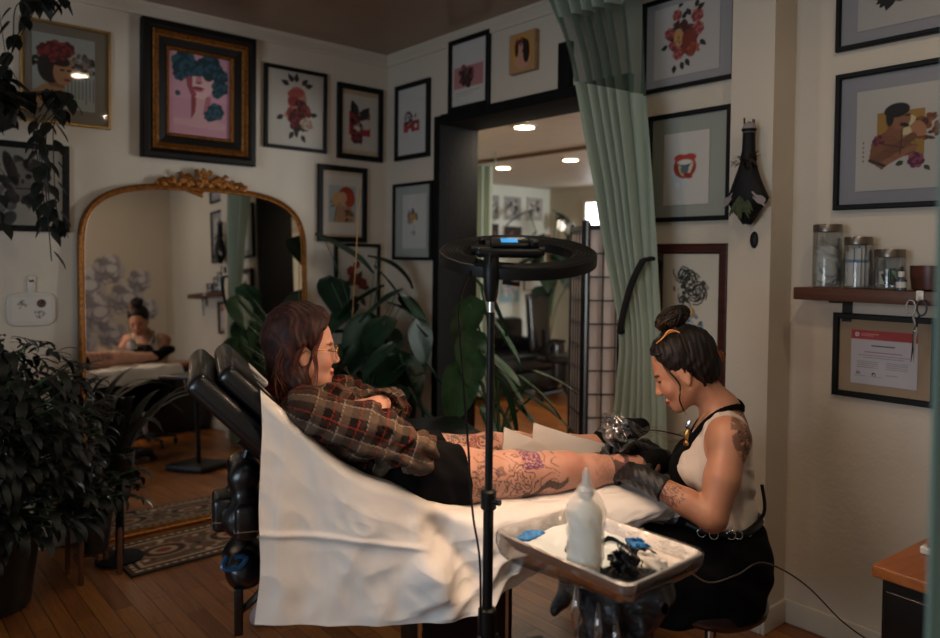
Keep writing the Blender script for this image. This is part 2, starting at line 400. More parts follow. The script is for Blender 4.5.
def art_skull_smoke(c):
    w, h = c.w, c.h; c.smudge(w*.5, h*.45, w*.34, ['#4b4a49', '#5b5a58', '#3b3b3b', '#6e6c6a'], 30, .25)
    c.smudge(w*.5, h*.5, w*.2, ['#191919', '#2b2b2b'], 24, .3); c.el(w*.52, h*.62, w*.13, h*.17, '#77736e'); c.el(w*.52, h*.5, w*.09, h*.1, '#6b6763')
    for x in (.46, .58): c.el(w*x, h*.62, w*.035, h*.03, '#141414')
    c.el(w*.52, h*.56, w*.015, h*.025, '#1a1a1a'); c.line([(w*.45, h*.48), (w*.6, h*.48)], .006, '#1a1a1a')
    c.el(w*.4, h*.7, w*.06, h*.2, '#141414', .3); c.el(w*.62, h*.75, w*.1, h*.08, '#151515', -.3)
def art_blue_flower_face(c):
    w, h = c.w, c.h; c.rect(0, 0, w, h, '#b98995'); c.rect(0, 0, w, h*.45, '#b07c8a', .6)
    c.poly([(w*.36, h*.2), (w*.36, h*.5), (w*.68, h*.5), (w*.68, h*.24), (w*.95, h*.17), (w*.9, h*.1), (w*.1, h*.12), (w*.08, h*.2)], '#bd9193')
    c.poly([(w*.36, h*.2), (w*.36, h*.52), (w*.45, h*.5), (w*.43, h*.3)], '#82353f'); c.poly([(w*.55, h*.28), (w*.6, h*.5), (w*.68, h*.5), (w*.67, h*.3)], '#a2616b')
    c.poly([(w*.3, h*.82), (w*.28, h*.66), (w*.32, h*.54), (w*.42, h*.47), (w*.56, h*.46), (w*.7, h*.56), (w*.72, h*.82)], '#cda3a0')
    c.poly([(w*.28, h*.74), (w*.29, h*.62), (w*.34, h*.52), (w*.42, h*.47), (w*.45, h*.52), (w*.38, h*.6), (w*.38, h*.74)], '#8c3f49')
    c.poly([(w*.46, h*.78), (w*.43, h*.655), (w*.54, h*.65), (w*.52, h*.78)], '#b3747a'); c.el(w*.48, h*.655, w*.045, h*.012, '#5e2733')
    c.el(w*.47, h*.59, w*.1, h*.02, '#7e2e3b'); c.el(w*.48, h*.565, w*.07, h*.016, '#a34b57'); c.el(w*.47, h*.592, w*.08, h*.005, '#451821')
    for x, y, r in ((.26, .86, .2), (.45, .82, .11), (.66, .86, .2), (.84, .78, .12), (.83, .64, .13), (.78, .56, .08), (.18, .73, .1), (.76, .33, .13), (.66, .27, .09), (.15, .5, .04)): c.rose(w*x, h*y, w*r, '#1f4a57', '#0f2c37')
def art_red_flower_face(c):
    w, h = c.w, c.h
    for x, y, a in ((.45, .86, 2.2), (.5, .86, 1.5), (.6, .84, .7), (.66, .82, .3), (.38, .82, 2.8)): c.leaf(w*x, h*y, w*.16, a, '#2e2626')
    c.el(w*.55, h*.78, w*.14, h*.06, '#cdbfae'); c.el(w*.52, h*.62, w*.17, h*.19, '#b3796a'); c.el(w*.5, h*.72, w*.16, h*.06, '#a33c34', .2, .8)
    c.el(w*.47, h*.6, w*.12, h*.07, '#8f2f2b'); c.el(w*.62, h*.52, w*.1, h*.12, '#45231f', .3)
    c.smudge(w*.55, h*.42, w*.22, ['#6e2320', '#8f3a31', '#3c1c1b', '#b8806c', '#1f1a1a'], 34, .3)
    c.rose(w*.5, h*.37, w*.13, '#7f2a27', '#4a1717'); c.rose(w*.68, h*.33, w*.1, '#c7b09c', '#a58873'); c.rose(w*.6, h*.47, w*.09, '#7f2a27', '#3b1515')
    for x, y, a in ((.45, .2, 4.2), (.6, .17, 5.2), (.28, .4, 3.6), (.5, .24, 4.8), (.75, .45, .1)): c.leaf(w*x, h*y, w*.15, a, '#33241f')
def art_crane(c):
    w, h = c.w, c.h; c.rect(0, h*.93, w, h, '#bfa98c'); c.rect(0, 0, w, h*.07, '#c2ad90')
    c.rect(w*.2, h*.3, w*.78, h*.68, '#9c2f31'); c.smudge(w*.5, h*.5, w*.22, ['#20191b', '#d6d0c8', '#3a2b2d', '#141214'], 26, .3)
    c.leaf(w*.4, h*.6, w*.4, 1.9, '#17181a'); c.leaf(w*.5, h*.55, w*.42, .9, '#1b1b1d'); c.leaf(w*.6, h*.4, w*.36, .9, '#d0c8be'); c.leaf(w*.45, h*.35, w*.3, 5, '#1b1b1d')
    c.rose(w*.38, h*.26, w*.13, '#8e2c30', '#4f181c')
def art_red_hair(c):
    w, h = c.w, c.h; c.rect(0, h*.95, w, h, '#c9b8a2'); c.rect(0, 0, w, h*.04, '#c2a98c')
    c.rect(w*.14, h*.22, w*.84, h*.78, '#a9b4b9'); c.el(w*.6, h*.64, w*.2, h*.13, '#a03a23'); c.el(w*.68, h*.58, w*.14, h*.12, '#b34427')
    c.el(w*.38, h*.56, w*.15, h*.12, '#c99f6a'); c.el(w*.5, h*.6, w*.11, h*.09, '#cfa486'); c.poly([(w*.32, h*.22), (w*.36, h*.42), (w*.5, h*.48), (w*.7, h*.46), (w*.82, h*.36), (w*.8, h*.22)], '#b28a6c')
    c.smudge(w*.66, h*.34, w*.13, ['#5a4034', '#3f302a', '#9c7458'], 16, .3); c.line([(w*.4, h*.24), (w*.42, h*.5)], .012, '#a37b5e'); c.line([(w*.3, h*.24), (w*.36, h*.46)], .01, '#6b5140')
    c.smudge(w*.25, h*.5, w*.06, ['#2b3c4a', '#8c8fa0'], 6, .4)
def art_poppies(c):
    w, h = c.w, c.h; c.rect(0, 0, w, h, '#cfccc4')
    for x, y, a in ((.4, .55, 3), (.6, .5, 0), (.5, .4, 4), (.6, .38, 5.2), (.4, .35, 3.7), (.5, .6, 1)): c.leaf(w*x, h*y, w*.22, a, '#23402f')
    for x, y, r in ((.35, .7, .11), (.42, .6, .13), (.62, .55, .12), (.48, .78, .08)): c.rose(w*x, h*y, w*r, '#9a2428', '#5e1518')
def art_koi_red(c):
    w, h = c.w, c.h; c.rect(w*.22, h*.36, w*.72, h*.5, '#a8322f'); c.smudge(w*.5, h*.47, w*.17, ['#3b2422', '#8c4038', '#d3c9c0'], 14, .35)
    c.curl(w*.4, h*.55, w*.2, '#4a2a2a', .008, 4)
def art_small_yellow(c):
    w, h = c.w, c.h; c.smudge(w*.45, h*.55, w*.12, ['#3b3a3a', '#6b6a68', '#c99a3d', '#8a8784'], 12, .4); c.el(w*.46, h*.55, w*.08, h*.04, '#c2923c'); c.smudge(w*.46, h*.38, w*.08, ['#8a8784', '#b0aca6'], 7, .4)
def art_heart_bird(c):
    w, h = c.w, c.h; c.rect(w*.05, h*.28, w*.9, h*.62, '#b97c7a'); c.smudge(w*.42, h*.47, w*.22, ['#2e1d20', '#5c2c2f', '#1a1415', '#8a4a48'], 26, .35)
    c.poly([(w*.2, h*.5), (w*.42, h*.32), (w*.62, h*.5), (w*.42, h*.6)], '#2a1a1c', .7); c.line([(w*.1, h*.2), (w*.8, h*.22)], .004, '#9a9691'); c.line([(w*.1, h*.16), (w*.6, h*.17)], .003, '#9a9691')
def art_wood_portrait(c):
    w, h = c.w, c.h; c.rect(0, 0, w, h, '#a98055'); c.el(w*.5, h*.5, w*.4, h*.44, '#b8853b'); c.el(w*.52, h*.36, w*.3, h*.3, '#b9876c')
    c.el(w*.52, h*.68, w*.2, h*.18, '#2c1a17'); c.el(w*.68, h*.5, w*.13, h*.3, '#241614'); c.el(w*.45, h*.62, w*.1, h*.12, '#b9876c'); c.smudge(w*.35, h*.78, w*.16, ['#8c3a3f', '#c07a3f', '#5d2329'], 12, .4); c.el(w*.3, h*.6, w*.07, h*.2, '#33201b')
def art_rose_wreath(c):
    w, h = c.w, c.h; c.smudge(w*.46, h*.52, w*.15, ['#2b2a24', '#4a241f', '#6d2f28', '#20211c'], 30, .35)
    c.el(w*.42, h*.52, w*.055, h*.09, '#b88a55'); c.smudge(w*.42, h*.5, w*.03, ['#5b3826'], 5, .3)
    c.el(w*.54, h*.45, w*.08, h*.14, '#7a2f22', .2); c.smudge(w*.58, h*.38, w*.06, ['#a5523c', '#8c3f2e'], 10, .4)
    for x, y, r in ((.4, .75, .05), (.32, .58, .055), (.35, .46, .04), (.42, .37, .06), (.62, .7, .062), (.63, .57, .06)): c.rose(w*x, h*y, w*r, '#b06058', '#7c3434')
    for x, y, a in ((.6, .78, 1.2), (.62, .76, .5), (.46, .7, 1), (.3, .47, 3.6), (.38, .26, 4.6), (.45, .28, 5), (.5, .3, 5.2), (.65, .45, 5.6), (.55, .72, 2.2), (.42, .82, 1)): c.leaf(w*x, h*y, w*.09, a, '#23261f')
def art_lips(c):
    w, h = c.w, c.h; c.smudge(w*.46, h*.42, w*.18, ['#b8c3c6', '#c6cdcc'], 12, .5)
    c.el(w*.48, h*.52, w*.2, h*.13, '#a2312c'); c.el(w*.4, h*.62, w*.11, h*.04, '#b03a32'); c.el(w*.57, h*.62, w*.11, h*.04, '#b03a32')
    c.el(w*.48, h*.52, w*.14, h*.075, '#1d1517'); c.el(w*.48, h*.57, w*.13, h*.03, '#d4d0c4'); c.el(w*.42, h*.48, w*.04, h*.07, '#c7b57b', .5); c.el(w*.56, h*.48, w*.035, h*.09, '#c7bfa8', -.5); c.el(w*.48, h*.49, w*.07, h*.05, '#5c6672'); c.el(w*.54, h*.42, w*.08, h*.03, '#932a27', -.3)
def art_ink_dragon(c):
    w, h = c.w, c.h; c.rect(0, 0, w, h, '#cfc8b8')
    c.smudge(w*.5, h*.74, w*.3, ['#9a958a', '#6a665e', '#35332f', '#b8b2a5'], 26, .16)
    for k in range(5): c.curl(w*(.35+.08*k), h*(.84-.05*k), w*.2, '#23221f', .0055, 5)
    c.curl(w*.4, h*.6, w*.15, '#2b2a27', .005, 5); c.el(w*.45, h*.5, w*.15, h*.06, '#b48a45'); c.el(w*.45, h*.51, w*.09, h*.04, '#cfc8b8'); c.smudge(w*.6, h*.42, w*.14, ['#6f8b9c', '#9fb0b5', '#3e4c55'], 14, .3)
    c.curl(w*.35, h*.3, w*.16, '#34322d', .005, 6); c.el(w*.3, h*.18, w*.12, h*.045, '#b98e3d'); c.el(w*.3, h*.18, w*.06, h*.022, '#6e3a22'); c.smudge(w*.6, h*.12, w*.16, ['#5d7f86', '#9fb0a5', '#b48a45'], 14, .3)
def art_ink_ball(c):
    w, h = c.w, c.h; c.smudge(w*.4, h*.4, w*.14, ['#1c1a1a', '#34302e', '#5a4a42'], 20, .4); c.el(w*.4, h*.42, w*.11, w*.11, '#191717')
    for a in (3.3, 3.6, 3.9, 4.3): c.leaf(w*.36, h*.34, w*.2, a, '#141414')
def art_couple(c):
    w, h = c.w, c.h; c.rect(w*.22, h*.32, w*.7, h*.76, '#9a7432'); c.el(w*.5, h*.62, w*.14, h*.1, '#c9b98d')
    c.smudge(w*.73, h*.58, w*.13, ['#7a4223', '#6b381d', '#8a5230', '#4a2614'], 40, .3); c.el(w*.64, h*.57, w*.07, h*.08, '#a8734f', .5)
    c.poly([(w*.14, h*.3), (w*.17, h*.5), (w*.32, h*.58), (w*.46, h*.5), (w*.6, h*.42), (w*.62, h*.34), (w*.4, h*.3), (w*.28, h*.2)], '#7b4d33')
    c.poly([(w*.3, h*.5), (w*.34, h*.66), (w*.48, h*.64), (w*.48, h*.48)], '#805136'); c.el(w*.46, h*.68, w*.1, h*.1, '#8c5c3f', -.2)
    c.el(w*.42, h*.77, w*.13, h*.07, '#120e0d', .1); c.el(w*.35, h*.7, w*.04, h*.08, '#120e0d'); c.el(w*.5, h*.62, w*.05, h*.02, '#1a110e', -.3); c.el(w*.53, h*.71, w*.03, h*.01, '#1a110e')
    c.line([(w*.2, h*.3), (w*.45, h*.42), (w*.58, h*.5)], .03, '#6f442d'); c.line([(w*.3, h*.26), (w*.6, h*.4)], .022, '#8d5d41'); c.line([(w*.15, h*.3), (w*.3, h*.24)], .012, '#3a2318')
    c.line([(w*.25, h*.46), (w*.5, h*.4)], .004, '#3a2318'); c.line([(w*.48, h*.58), (w*.46, h*.34)], .004, '#3a2318')
    for k in range(16): x0 = w*(.2+.4*c.R.random()); y0 = h*(.3+.22*c.R.random()); c.line([(x0, y0), (x0+w*.05, y0+h*.012), (x0+w*.09, y0-h*.01)], .0022, '#54331f', .8)
    c.rose(w*.24, h*.49, w*.06, '#8a3b44', '#4e1f27'); c.rose(w*.62, h*.27, w*.08, '#8c3a5a', '#531d33'); c.leaf(w*.5, h*.27, w*.1, 3.6, '#2c3a27'); c.leaf(w*.7, h*.22, w*.09, 5.5, '#2c3a27')
    for k in range(5): c.el(w*.08, h*(.3+.045*k), .003, .004, '#7a4a3a')
def art_certificate(c):
    w, h = c.w, c.h; c.rect(0, h*.83, w, h, '#a23a3c'); c.el(w*.09, h*.915, w*.035, w*.035, '#d8cfca'); c.line([(w*.055, h*.915), (w*.125, h*.915)], .002, '#a23a3c'); c.line([(w*.09, h*.89), (w*.09, h*.94)], .002, '#a23a3c')
    c.line([(w*.16, h*.93), (w*.42, h*.93)], .003, '#c98a88'); c.line([(w*.16, h*.9), (w*.34, h*.9)], .0025, '#c98a88')
    def words(x0, x1, y, t, col='#5b5960'):
        x = x0
        while x < x1: L = w*(.015+.03*c.R.random()); c.line([(x, y), (min(x+L, x1), y)], t, col); x += L+w*.012
    words(w*.32, w*.66, h*.72, .0045, '#3b3a40'); words(w*.22, w*.78, h*.6, .0035, '#9a5a5c'); words(w*.12, w*.88, h*.54, .002); words(w*.2, w*.8, h*.5, .002)
    for k in range(4): words(w*.1, w*.42, h*(.42-.035*k), .0018); words(w*.55, w*.86, h*(.42-.035*k), .0018)
    c.curl(w*.35, h*.2, w*.05, '#2b2b33', .002, 3); c.curl(w*.12, h*.2, w*.04, '#2b2b33', .002, 3); c.line([(w*.05, h*.15), (w*.25, h*.15)], .0015, '#77757a'); c.line([(w*.3, h*.15), (w*.48, h*.15)], .0015, '#77757a'); words(w*.55, w*.72, h*.2, .002)

GOLDF = mat('brushed_brass', '#9c7c48', .35, .8, var=.15)
def mid(a, b): return (a+b)/2
picture('A', .925, 2.16, .415, .51, .014, 'gold framed painting of a woman wearing a crown of red flowers', art_flower_crown, fm=GOLDF, mat_col='#877f70', sheet=(.1, .14, .84, .9), fdep=.02, name='gold_framed_painting')
picture('A', .72, 1.612, .43, .44, .03, 'black framed drawing of a skull faced figure in dark smoke', zoomed(art_skull_smoke, 1.15), sheetcol='#a7a297')
picture('A', 2.21, 2.165, .425, .505, .022, 'black framed print of a face wrapped in red flowers and leaves', art_red_flower_face, sheetcol='#c9c3b9')
picture('A', 2.677, 2.147, .35, .49, .035, 'black framed print of a dark bird on a red square', art_crane, sheetcol='#cfc9c0')
picture('A', 2.547, 1.602, .365, .495, .035, 'black framed print of a red haired woman', art_red_hair, sheetcol='#d2ccc3')
picture('A', 2.665, 1.01, .35, .585, .02, 'black framed print of red flowers hanging behind the big leaved plant', art_poppies)
picture('B', -3.96, 2.15, .375, .495, .03, 'narrow black framed print with a small red block, nearest the room corner', zoomed(art_koi_red, 1.1), sheetcol='#ccc6be')
picture('B', -3.95, 1.49, .425, .505, .02, 'black framed print of a tiny yellow and grey flower on a grey mount', zoomed(art_small_yellow, 1.5), mat_col='#a8aba2', sheet=(.22, .12, .9, .88), sheetcol='#cbc7bf')
picture('B', -3.395, 2.393, .37, .43, .028, 'black framed print of a dark bird on pink above the opening', art_heart_bird, sheetcol='#cac3ba')
picture('B', -1.905, 2.275, .475, .42, .018, 'black framed print of flowers wreathed round a face', zoomed(art_rose_wreath, 1.4), sheetcol='#b8b1aa', mat_col='#9a9596', sheet=(.1, .1, .86, .93))
picture('B', -1.892, 1.68, .42, .487, .02, 'black framed print of open red lips', zoomed(art_lips, 1.25), mat_col='#9c9d92', sheet=(.17, .12, .78, .84), sheetcol='#c9c3ba')
picture('C', -1.06, 2.331, .51, .48, .018, 'black framed print of a dark feathered ball, highest on the alcove wall', art_ink_ball, mat_col='#8f8c90', sheet=(.13, .1, .87, .9), sheetcol='#a8a39d', res=.003)
picture('C', -1.06, 1.71, .5, .53, .02, 'large black framed print of a bearded man embracing a woman', art_couple, mat_col='#8f8d92', sheet=(.13, .1, .87, .88), sheetcol='#b5afa6', res=.0028)
picture('C', -1.112, .982, .37, .325, .022, 'black framed certificate with a red header under the shelf', art_certificate, mat_col='#a08a70', sheet=(.14, .12, .86, .86), sheetcol='#b9b4b8', res=.0012, tilt=.0)
# brown framed ink drawing behind the tattooist
MAH = m_wood('mahogany', '#2b1210', '#4a201a', (3, 3, 30), .3)
picture('B', -1.868, .97, .373, .61, .045, 'brown and black framed ink drawing of coiling dragons', art_ink_dragon, fm=MAH, mat_col='#c2bcae', sheet=(.0, .0, 1, 1), name='framed_drawing',
        prof=[(0, 0), (0, .03), (.004, .032), (.008, .03), (.034, .028), (.038, .02), (.045, .016), (.045, .006)])
# small painting on a wooden block
t = empty('wood_block_painting', 'small frameless portrait on a wooden block above the opening', 'painting', (-2.925, YB, 2.522))
b = MB(); b.box(-.1, .1, -.035, 0, 0, .215, .003); b.build('block', m_wood('pine', '#8a6a44', '#a98458', (2, 2, 20)), t, auto=True)
c = Cv(.196, .211, .0032, '#a98055'); art_wood_portrait(c); c.mesh('painted_face', t, -.0362, -.098, .002)

# ornate black and gold frame
AGOLD = mat('antique_gold', '#8a5622', .45, .7, var=.5, vscale=60, bump=.6, bscale=90, bdist=.004)
t = empty('ornate_framed_painting', 'large painting of a pink face with blue flowers in an ornate black and gold frame', 'picture frame', (XA, 1.606, 2.035), PI/2)
w, h = .645, .75
ringframe(w, h, [(0, 0), (0, .05), (.006, .056), (.03, .058), (.045, .05), (.05, .046)]).build('outer_moulding', mat('dark_lacquer', '#0f0b09', .5, var=.3, vscale=30, bump=.2, spec=.25), t)
ringframe(w, h, [(.05, .04), (.052, .056), (.058, .06), (.07, .06), (.076, .05), (.086, .044)]).build('gold_moulding', AGOLD, t)
ringframe(w, h, [(.086, .043), (.1, .04), (.125, .034), (.13, .03)]).build('inner_moulding', mat('dark_lacquer'), t)
ringframe(w, h, [(.13, .028), (.131, .036), (.14, .036), (.146, .03), (.147, .012)]).build('inner_gold_edge', AGOLD, t)
b = MB()
def beads(d, y, r, step):
    for (ax, az, bx, bz) in ((-w/2+d, d, w/2-d, d), (-w/2+d, h-d, w/2-d, h-d), (-w/2+d, d, -w/2+d, h-d), (w/2-d, d, w/2-d, h-d)):
        L = math.hypot(bx-ax, bz-az); k = int(L/step)
        for i in range(k+1):
            q = i/k; s0 = len(b.v); b.lathe([(.0005, -r), (r*.8, -r*.5), (r, 0), (r*.7, r*.6), (.0005, r)], (ax+(bx-ax)*q, -y, az+(bz-az)*q), 6)
beads(.064, .061, .007, .0155); b.build('outer_beading', AGOLD, t, auto=True); b = MB(); beads(.137, .037, .0045, .012); b.build('inner_beading', AGOLD, t, auto=True)
c = Cv(w-.29, h-.29, .0035, '#b98b97'); art_blue_flower_face(c); c.mesh('painting', t, -.014, -(w-.29)/2, .145)

# arched mirror leaning on the left wall
t = empty('floor_mirror', 'large arched floor mirror with a thin gold frame leaning on the wall', 'mirror', (-4.165, 1.615, 0.0), PI/2)
t.rotation_euler = (-math.radians(2.4), 0, PI/2)   # leans back on the wall
def arch(w, h, ry, rx, n=14):    # closed outline, bottom corners square, upper corners on a flat elliptic shoulder
    P = [(-w/2, 0), (w/2, 0)]
    P += [(w/2*max(0, math.cos(a))**.6, h-ry+ry*math.sin(a)**.6) for a in [PI/2*(q/n)**1.0 for q in range(n+1)]]
    P += [(x, z) for x, z in [(-q[0], q[1]) for q in P[:1:-1]]]
    return P
MW, MH = 1.30, 1.90
out = arch(MW, MH, .42, .5, 34); k = len(out)
# crown the top between shoulders
def rise(P): return [(x, z+(.035*(1-(x/.2)**2) if abs(x) < .2 and z > 1 else 0)) for x, z in P]
def inset(P, d):
    o = []
    for i in range(len(P)):
        a, q, c2 = Vector(P[i-1]), Vector(P[i]), Vector(P[(i+1) % len(P)])
        n1 = (q-a); n2 = (c2-q); n1 = Vector((-n1.y, n1.x)).normalized() if n1.length > 1e-6 else Vector((0, 0)); n2 = Vector((-n2.y, n2.x)).normalized() if n2.length > 1e-6 else n1
        m_ = (n1+n2); m_ = m_/max(.3, m_.length**2/2) if m_.length else n1; o.append((q.x+m_.x*d, q.y+m_.y*d))
    return o
b = MB(); prof = [(0, .0), (0, .018), (.004, .03), (.012, .036), (.02, .032), (.024, .024), (.03, .024), (.034, .016)]
for d, y in prof: b.v += [(x, -y, z) for x, z in inset(out, d)]
for i in range(len(prof)-1):
    for j in range(k): q = i*k; b.f.append((q+j, q+(j+1) % k, q+k+(j+1) % k, q+k+j))
b.build('frame', AGOLD, t, auto=True)
b = MB(); b.add([(x, -.016, z) for x, z in inset(out, .033)], [tuple(range(k))])
N = NT('mirror_silver'); N.p.inputs['Base Color'].default_value = (.8, .8, .78, 1); N.p.inputs['Metallic'].default_value = 1; N.p.inputs['Roughness'].default_value = .012
b.build('mirror_glass', N.m, t)
b = MB(); b.add([(x, 0, z) for x, z in out]+[(x, -.006, z) for x, z in out], [tuple(range(k)), tuple(range(2*k-1, k-1, -1))]); b.build('backing', BLKW, t)
# carved crest: rosettes and leaves
b = MB()
def blob(x, y, z, r, sq=.6):
    s0 = len(b.v); b.lathe([(.0005, -r), (r*.7, -r*.7), (r, 0), (r*.7, r*.7), (.0005, r)], (0, 0, 0), 8)
    for i in range(s0, len(b.v)): v = b.v[i]; b.v[i] = (x+v[0], y+v[1]*sq, z+v[2])
for i in range(31):
    q = i/30*2-1; x = q*.255; zz = MH+.012-.012*q*q
    blob(x, -.03, zz+.012*math.sin(i*1.7), .012+.004*(i % 3))
for (x, z, r) in ((0, .052, .03), (-.085, .035, .025), (.085, .035, .025), (-.17, .025, .018), (.17, .025, .018), (-.225, .012, .013), (.225, .012, .013)):
    for j in range(7): a = j*2*PI/7; blob(x+r*.8*math.cos(a), -.034, MH+z+r*.8*math.sin(a), r*.42)
    blob(x, -.042, MH+z, r*.4)
for (x0, z0, x1, z1) in ((0, .06, 0, .1), (-.03, .06, -.05, .085), (.03, .06, .05, .085), (-.11, .04, -.15, .06), (.11, .04, .15, .06), (-.18, .02, -.26, .0), (.18, .02, .26, .0), (-.04, .02, -.13, .05), (.04, .02, .13, .05)):
    b.tube([(x0, -.032, MH+z0), ((x0+x1)/2, -.038, MH+(z0+z1)/2+.012), (x1, -.03, MH+z1)], [.012, .014, .003], 6)
b.build('carved_crest', AGOLD, t, auto=True)

# white ceramic cheese board hung on the wall
t = empty('ceramic_board', 'white ceramic serving board with a handle and small floral pictures', 'serving board', (XA, .765, 1.14), PI/2)
pts = [(.015*0, 0)]
P = []
for i in range(40):
    a = 2*PI*i/40; e = .45; P.append((.108*math.copysign(abs(math.cos(a))**e, math.cos(a)), .085+.085*math.copysign(abs(math.sin(a))**e, math.sin(a))))
b = MB(); k = 40
for d, y in ((0, .002), (0, .01), (.006, .014)): b.v += [(x*(1-d*8), -y, .085+(z-.085)*(1-d*8)) for x, z in P]
for i in range(2):
    for j in range(k): q = i*k; b.f.append((q+j, q+(j+1) % k, q+k+(j+1) % k, q+k+j))
b.f.append(tuple(2*k+j for j in range(k)))
CER = mat('white_ceramic', '#c4beb4', .25, bump=.02, coat=.3)
b.build('board', CER, t, auto=True)
b = MB(); b.box(-.017, .017, -.013, -.002, .165, .235, .005); b.lathe([(.004, -.002), (.017, -.002), (.017, -.013), (.005, -.013)], (0, 0, .237), 20, 'y'); b.build('handle', CER, t, auto=True)
c = Cv(.17, .12, .003, '#c4beb4')
for x, y in ((.045, .085), (.12, .035)): c.smudge(x, y, .022, ['#77736c', '#8a867e', '#5d5a55'], 14, .3)
c.el(.128, .088, .021, .021, '#3a2620'); c.smudge(.128, .088, .014, ['#8a5a48', '#5a3c3a'], 8, .35)
c.mesh('floral_picture', t, -.0145, -.085, .025)
# ---------------------------------------------------------------- signed distance modelling
class SDF:
    def __init__(s, lo, hi, res, fill=.3):
        s.lo, s.hi = np.array(lo, float), np.array(hi, float)
        s.ax = [np.arange(s.lo[i], s.hi[i]+res, res, dtype=np.float32) for i in range(3)]
        s.res = res; s.F = np.full([len(a) for a in s.ax], fill, np.float32)
        s.M = None   # optional local frame (R, t) for the primitives
    def _p(s, p): p = np.array(p, float); return p if s.M is None else s.M[0] @ p + s.M[1]
    def _box(s, c0, c1):
        sl = []
        for i in range(3):
            a = int(np.searchsorted(s.ax[i], c0[i])); b = int(np.searchsorted(s.ax[i], c1[i]))
            sl.append(slice(max(0, a-1), min(len(s.ax[i]), b+1)))
        G = np.meshgrid(*[s.ax[i][sl[i]] for i in range(3)], indexing='ij', sparse=True)
        return tuple(sl), G
    def comb(s, sl, d, k, op):
        A = s.F[sl]
        if A.size == 0: return
        if op == 'u':
            h = np.maximum(k-np.abs(A-d), 0); s.F[sl] = np.minimum(A, d)-h*h/(4*k)
        else:
            h = np.maximum(k-np.abs(A+d), 0); s.F[sl] = np.maximum(A, -d)+h*h/(4*k)
    def cap(s, a, b, ra, rb=None, k=.02, op='u', sq=None):
        rb = ra if rb is None else rb; a, b = s._p(a), s._p(b); m = max(ra, rb)+k+.02
        sl, (X, Y, Z) = s._box(np.minimum(a, b)-m, np.maximum(a, b)+m)
        d = b-a; L = max(1e-9, d @ d); x, y, z = X-a[0], Y-a[1], Z-a[2]
        t = np.clip((x*d[0]+y*d[1]+z*d[2])/L, 0, 1)
        D = np.sqrt((x-t*d[0])**2+(y-t*d[1])**2+(z-t*d[2])**2)-(ra+(rb-ra)*t)
        s.comb(sl, D.astype(np.float32), k, op); return s
    def ell(s, c, r, R=None, k=.02, op='u'):
        c = s._p(c); r = np.array(r, float); m = r.max()+k+.02
        if s.M is not None: R = s.M[0] @ (np.eye(3) if R is None else np.array(R))
        sl, (X, Y, Z) = s._box(c-m, c+m); x, y, z = X-c[0], Y-c[1], Z-c[2]
        if R is not None:
            R = np.array(R); x, y, z = (R[0, 0]*x+R[1, 0]*y+R[2, 0]*z), (R[0, 1]*x+R[1, 1]*y+R[2, 1]*z), (R[0, 2]*x+R[1, 2]*y+R[2, 2]*z)
        k0 = np.sqrt((x/r[0])**2+(y/r[1])**2+(z/r[2])**2); k1 = np.sqrt((x/r[0]**2)**2+(y/r[1]**2)**2+(z/r[2]**2)**2)+1e-6
        D = k0*(k0-1)/k1; s.comb(sl, D.astype(np.float32), k, op); return s
    def chain(s, pts, rs, k=.02):
        for i in range(len(pts)-1): s.cap(pts[i], pts[i+1], rs[i], rs[i+1], k)
        return s
    def cutplane(s, p, n_, k=.004):   # keep the side opposite to n_
        p, n_ = np.array(p, float), np.array(n_, float); n_ /= np.linalg.norm(n_)
        X, Y, Z = np.meshgrid(*s.ax, indexing='ij', sparse=True); d = ((X-p[0])*n_[0]+(Y-p[1])*n_[1]+(Z-p[2])*n_[2]).astype(np.float32)
        s.F = np.maximum(s.F, d); return s
    def warp(s, fn):
        X, Y, Z = np.meshgrid(*s.ax, indexing='ij', sparse=True); s.F = s.F+fn(X, Y, Z).astype(np.float32)
    def mesh(s):
        F = s.F; n0, n1, n2 = F.shape; ins = F < 0
        c = ins[:-1, :-1, :-1].astype(np.int8)
        for a in (0, 1):
            for b in (0, 1):
                for d in (0, 1):
                    if a or b or d: c = c+ins[a:n0-1+a, b:n1-1+b, d:n2-1+d]
        act = (c > 0) & (c < 8); idx = np.argwhere(act); vid = np.full(act.shape, -1, np.int64); vid[act] = np.arange(len(idx))
        acc = np.zeros((len(idx), 3)); cnt = np.zeros(len(idx)); I, J, K = idx.T
        for ax in range(3):
            o = [q for q in range(3) if q != ax]
            for a in (0, 1):
                for b in (0, 1):
                    p = np.zeros(3, int); p[o[0]] = a; p[o[1]] = b; q = p.copy(); q[ax] = 1
                    f0 = F[I+p[0], J+p[1], K+p[2]]; f1 = F[I+q[0], J+q[1], K+q[2]]; m = (f0 < 0) != (f1 < 0)
                    t = np.where(m, f0/(f0-f1+1e-12), 0); pos = np.tile(p.astype(float), (len(idx), 1)); pos[:, ax] += t
                    acc[m] += pos[m]; cnt[m] += 1
        V = (idx+acc/cnt[:, None])*s.res+np.array([a[0] for a in s.ax]); faces = []
        for ax in range(3):
            o1, o2 = (ax+1) % 3, (ax+2) % 3; S = [slice(None)]*3; S1 = list(S); S0 = list(S); S0[ax] = slice(0, -1); S1[ax] = slice(1, None)
            m = ins[tuple(S0)] != ins[tuple(S1)]; e = np.argwhere(m); e = e[(e[:, o1] > 0) & (e[:, o2] > 0) & (e[:, o1] < F.shape[o1]-1) & (e[:, o2] < F.shape[o2]-1)]
            st = ins[tuple(e.T)]; q = []
            for d1, d2_ in ((-1, -1), (0, -1), (0, 0), (-1, 0)):
                g = e.copy(); g[:, o1] += d1; g[:, o2] += d2_; q.append(vid[tuple(g.T)])
            q = np.stack(q, 1); q[~st] = q[~st][:, ::-1]; faces.append(q)
        return V, np.concatenate(faces)
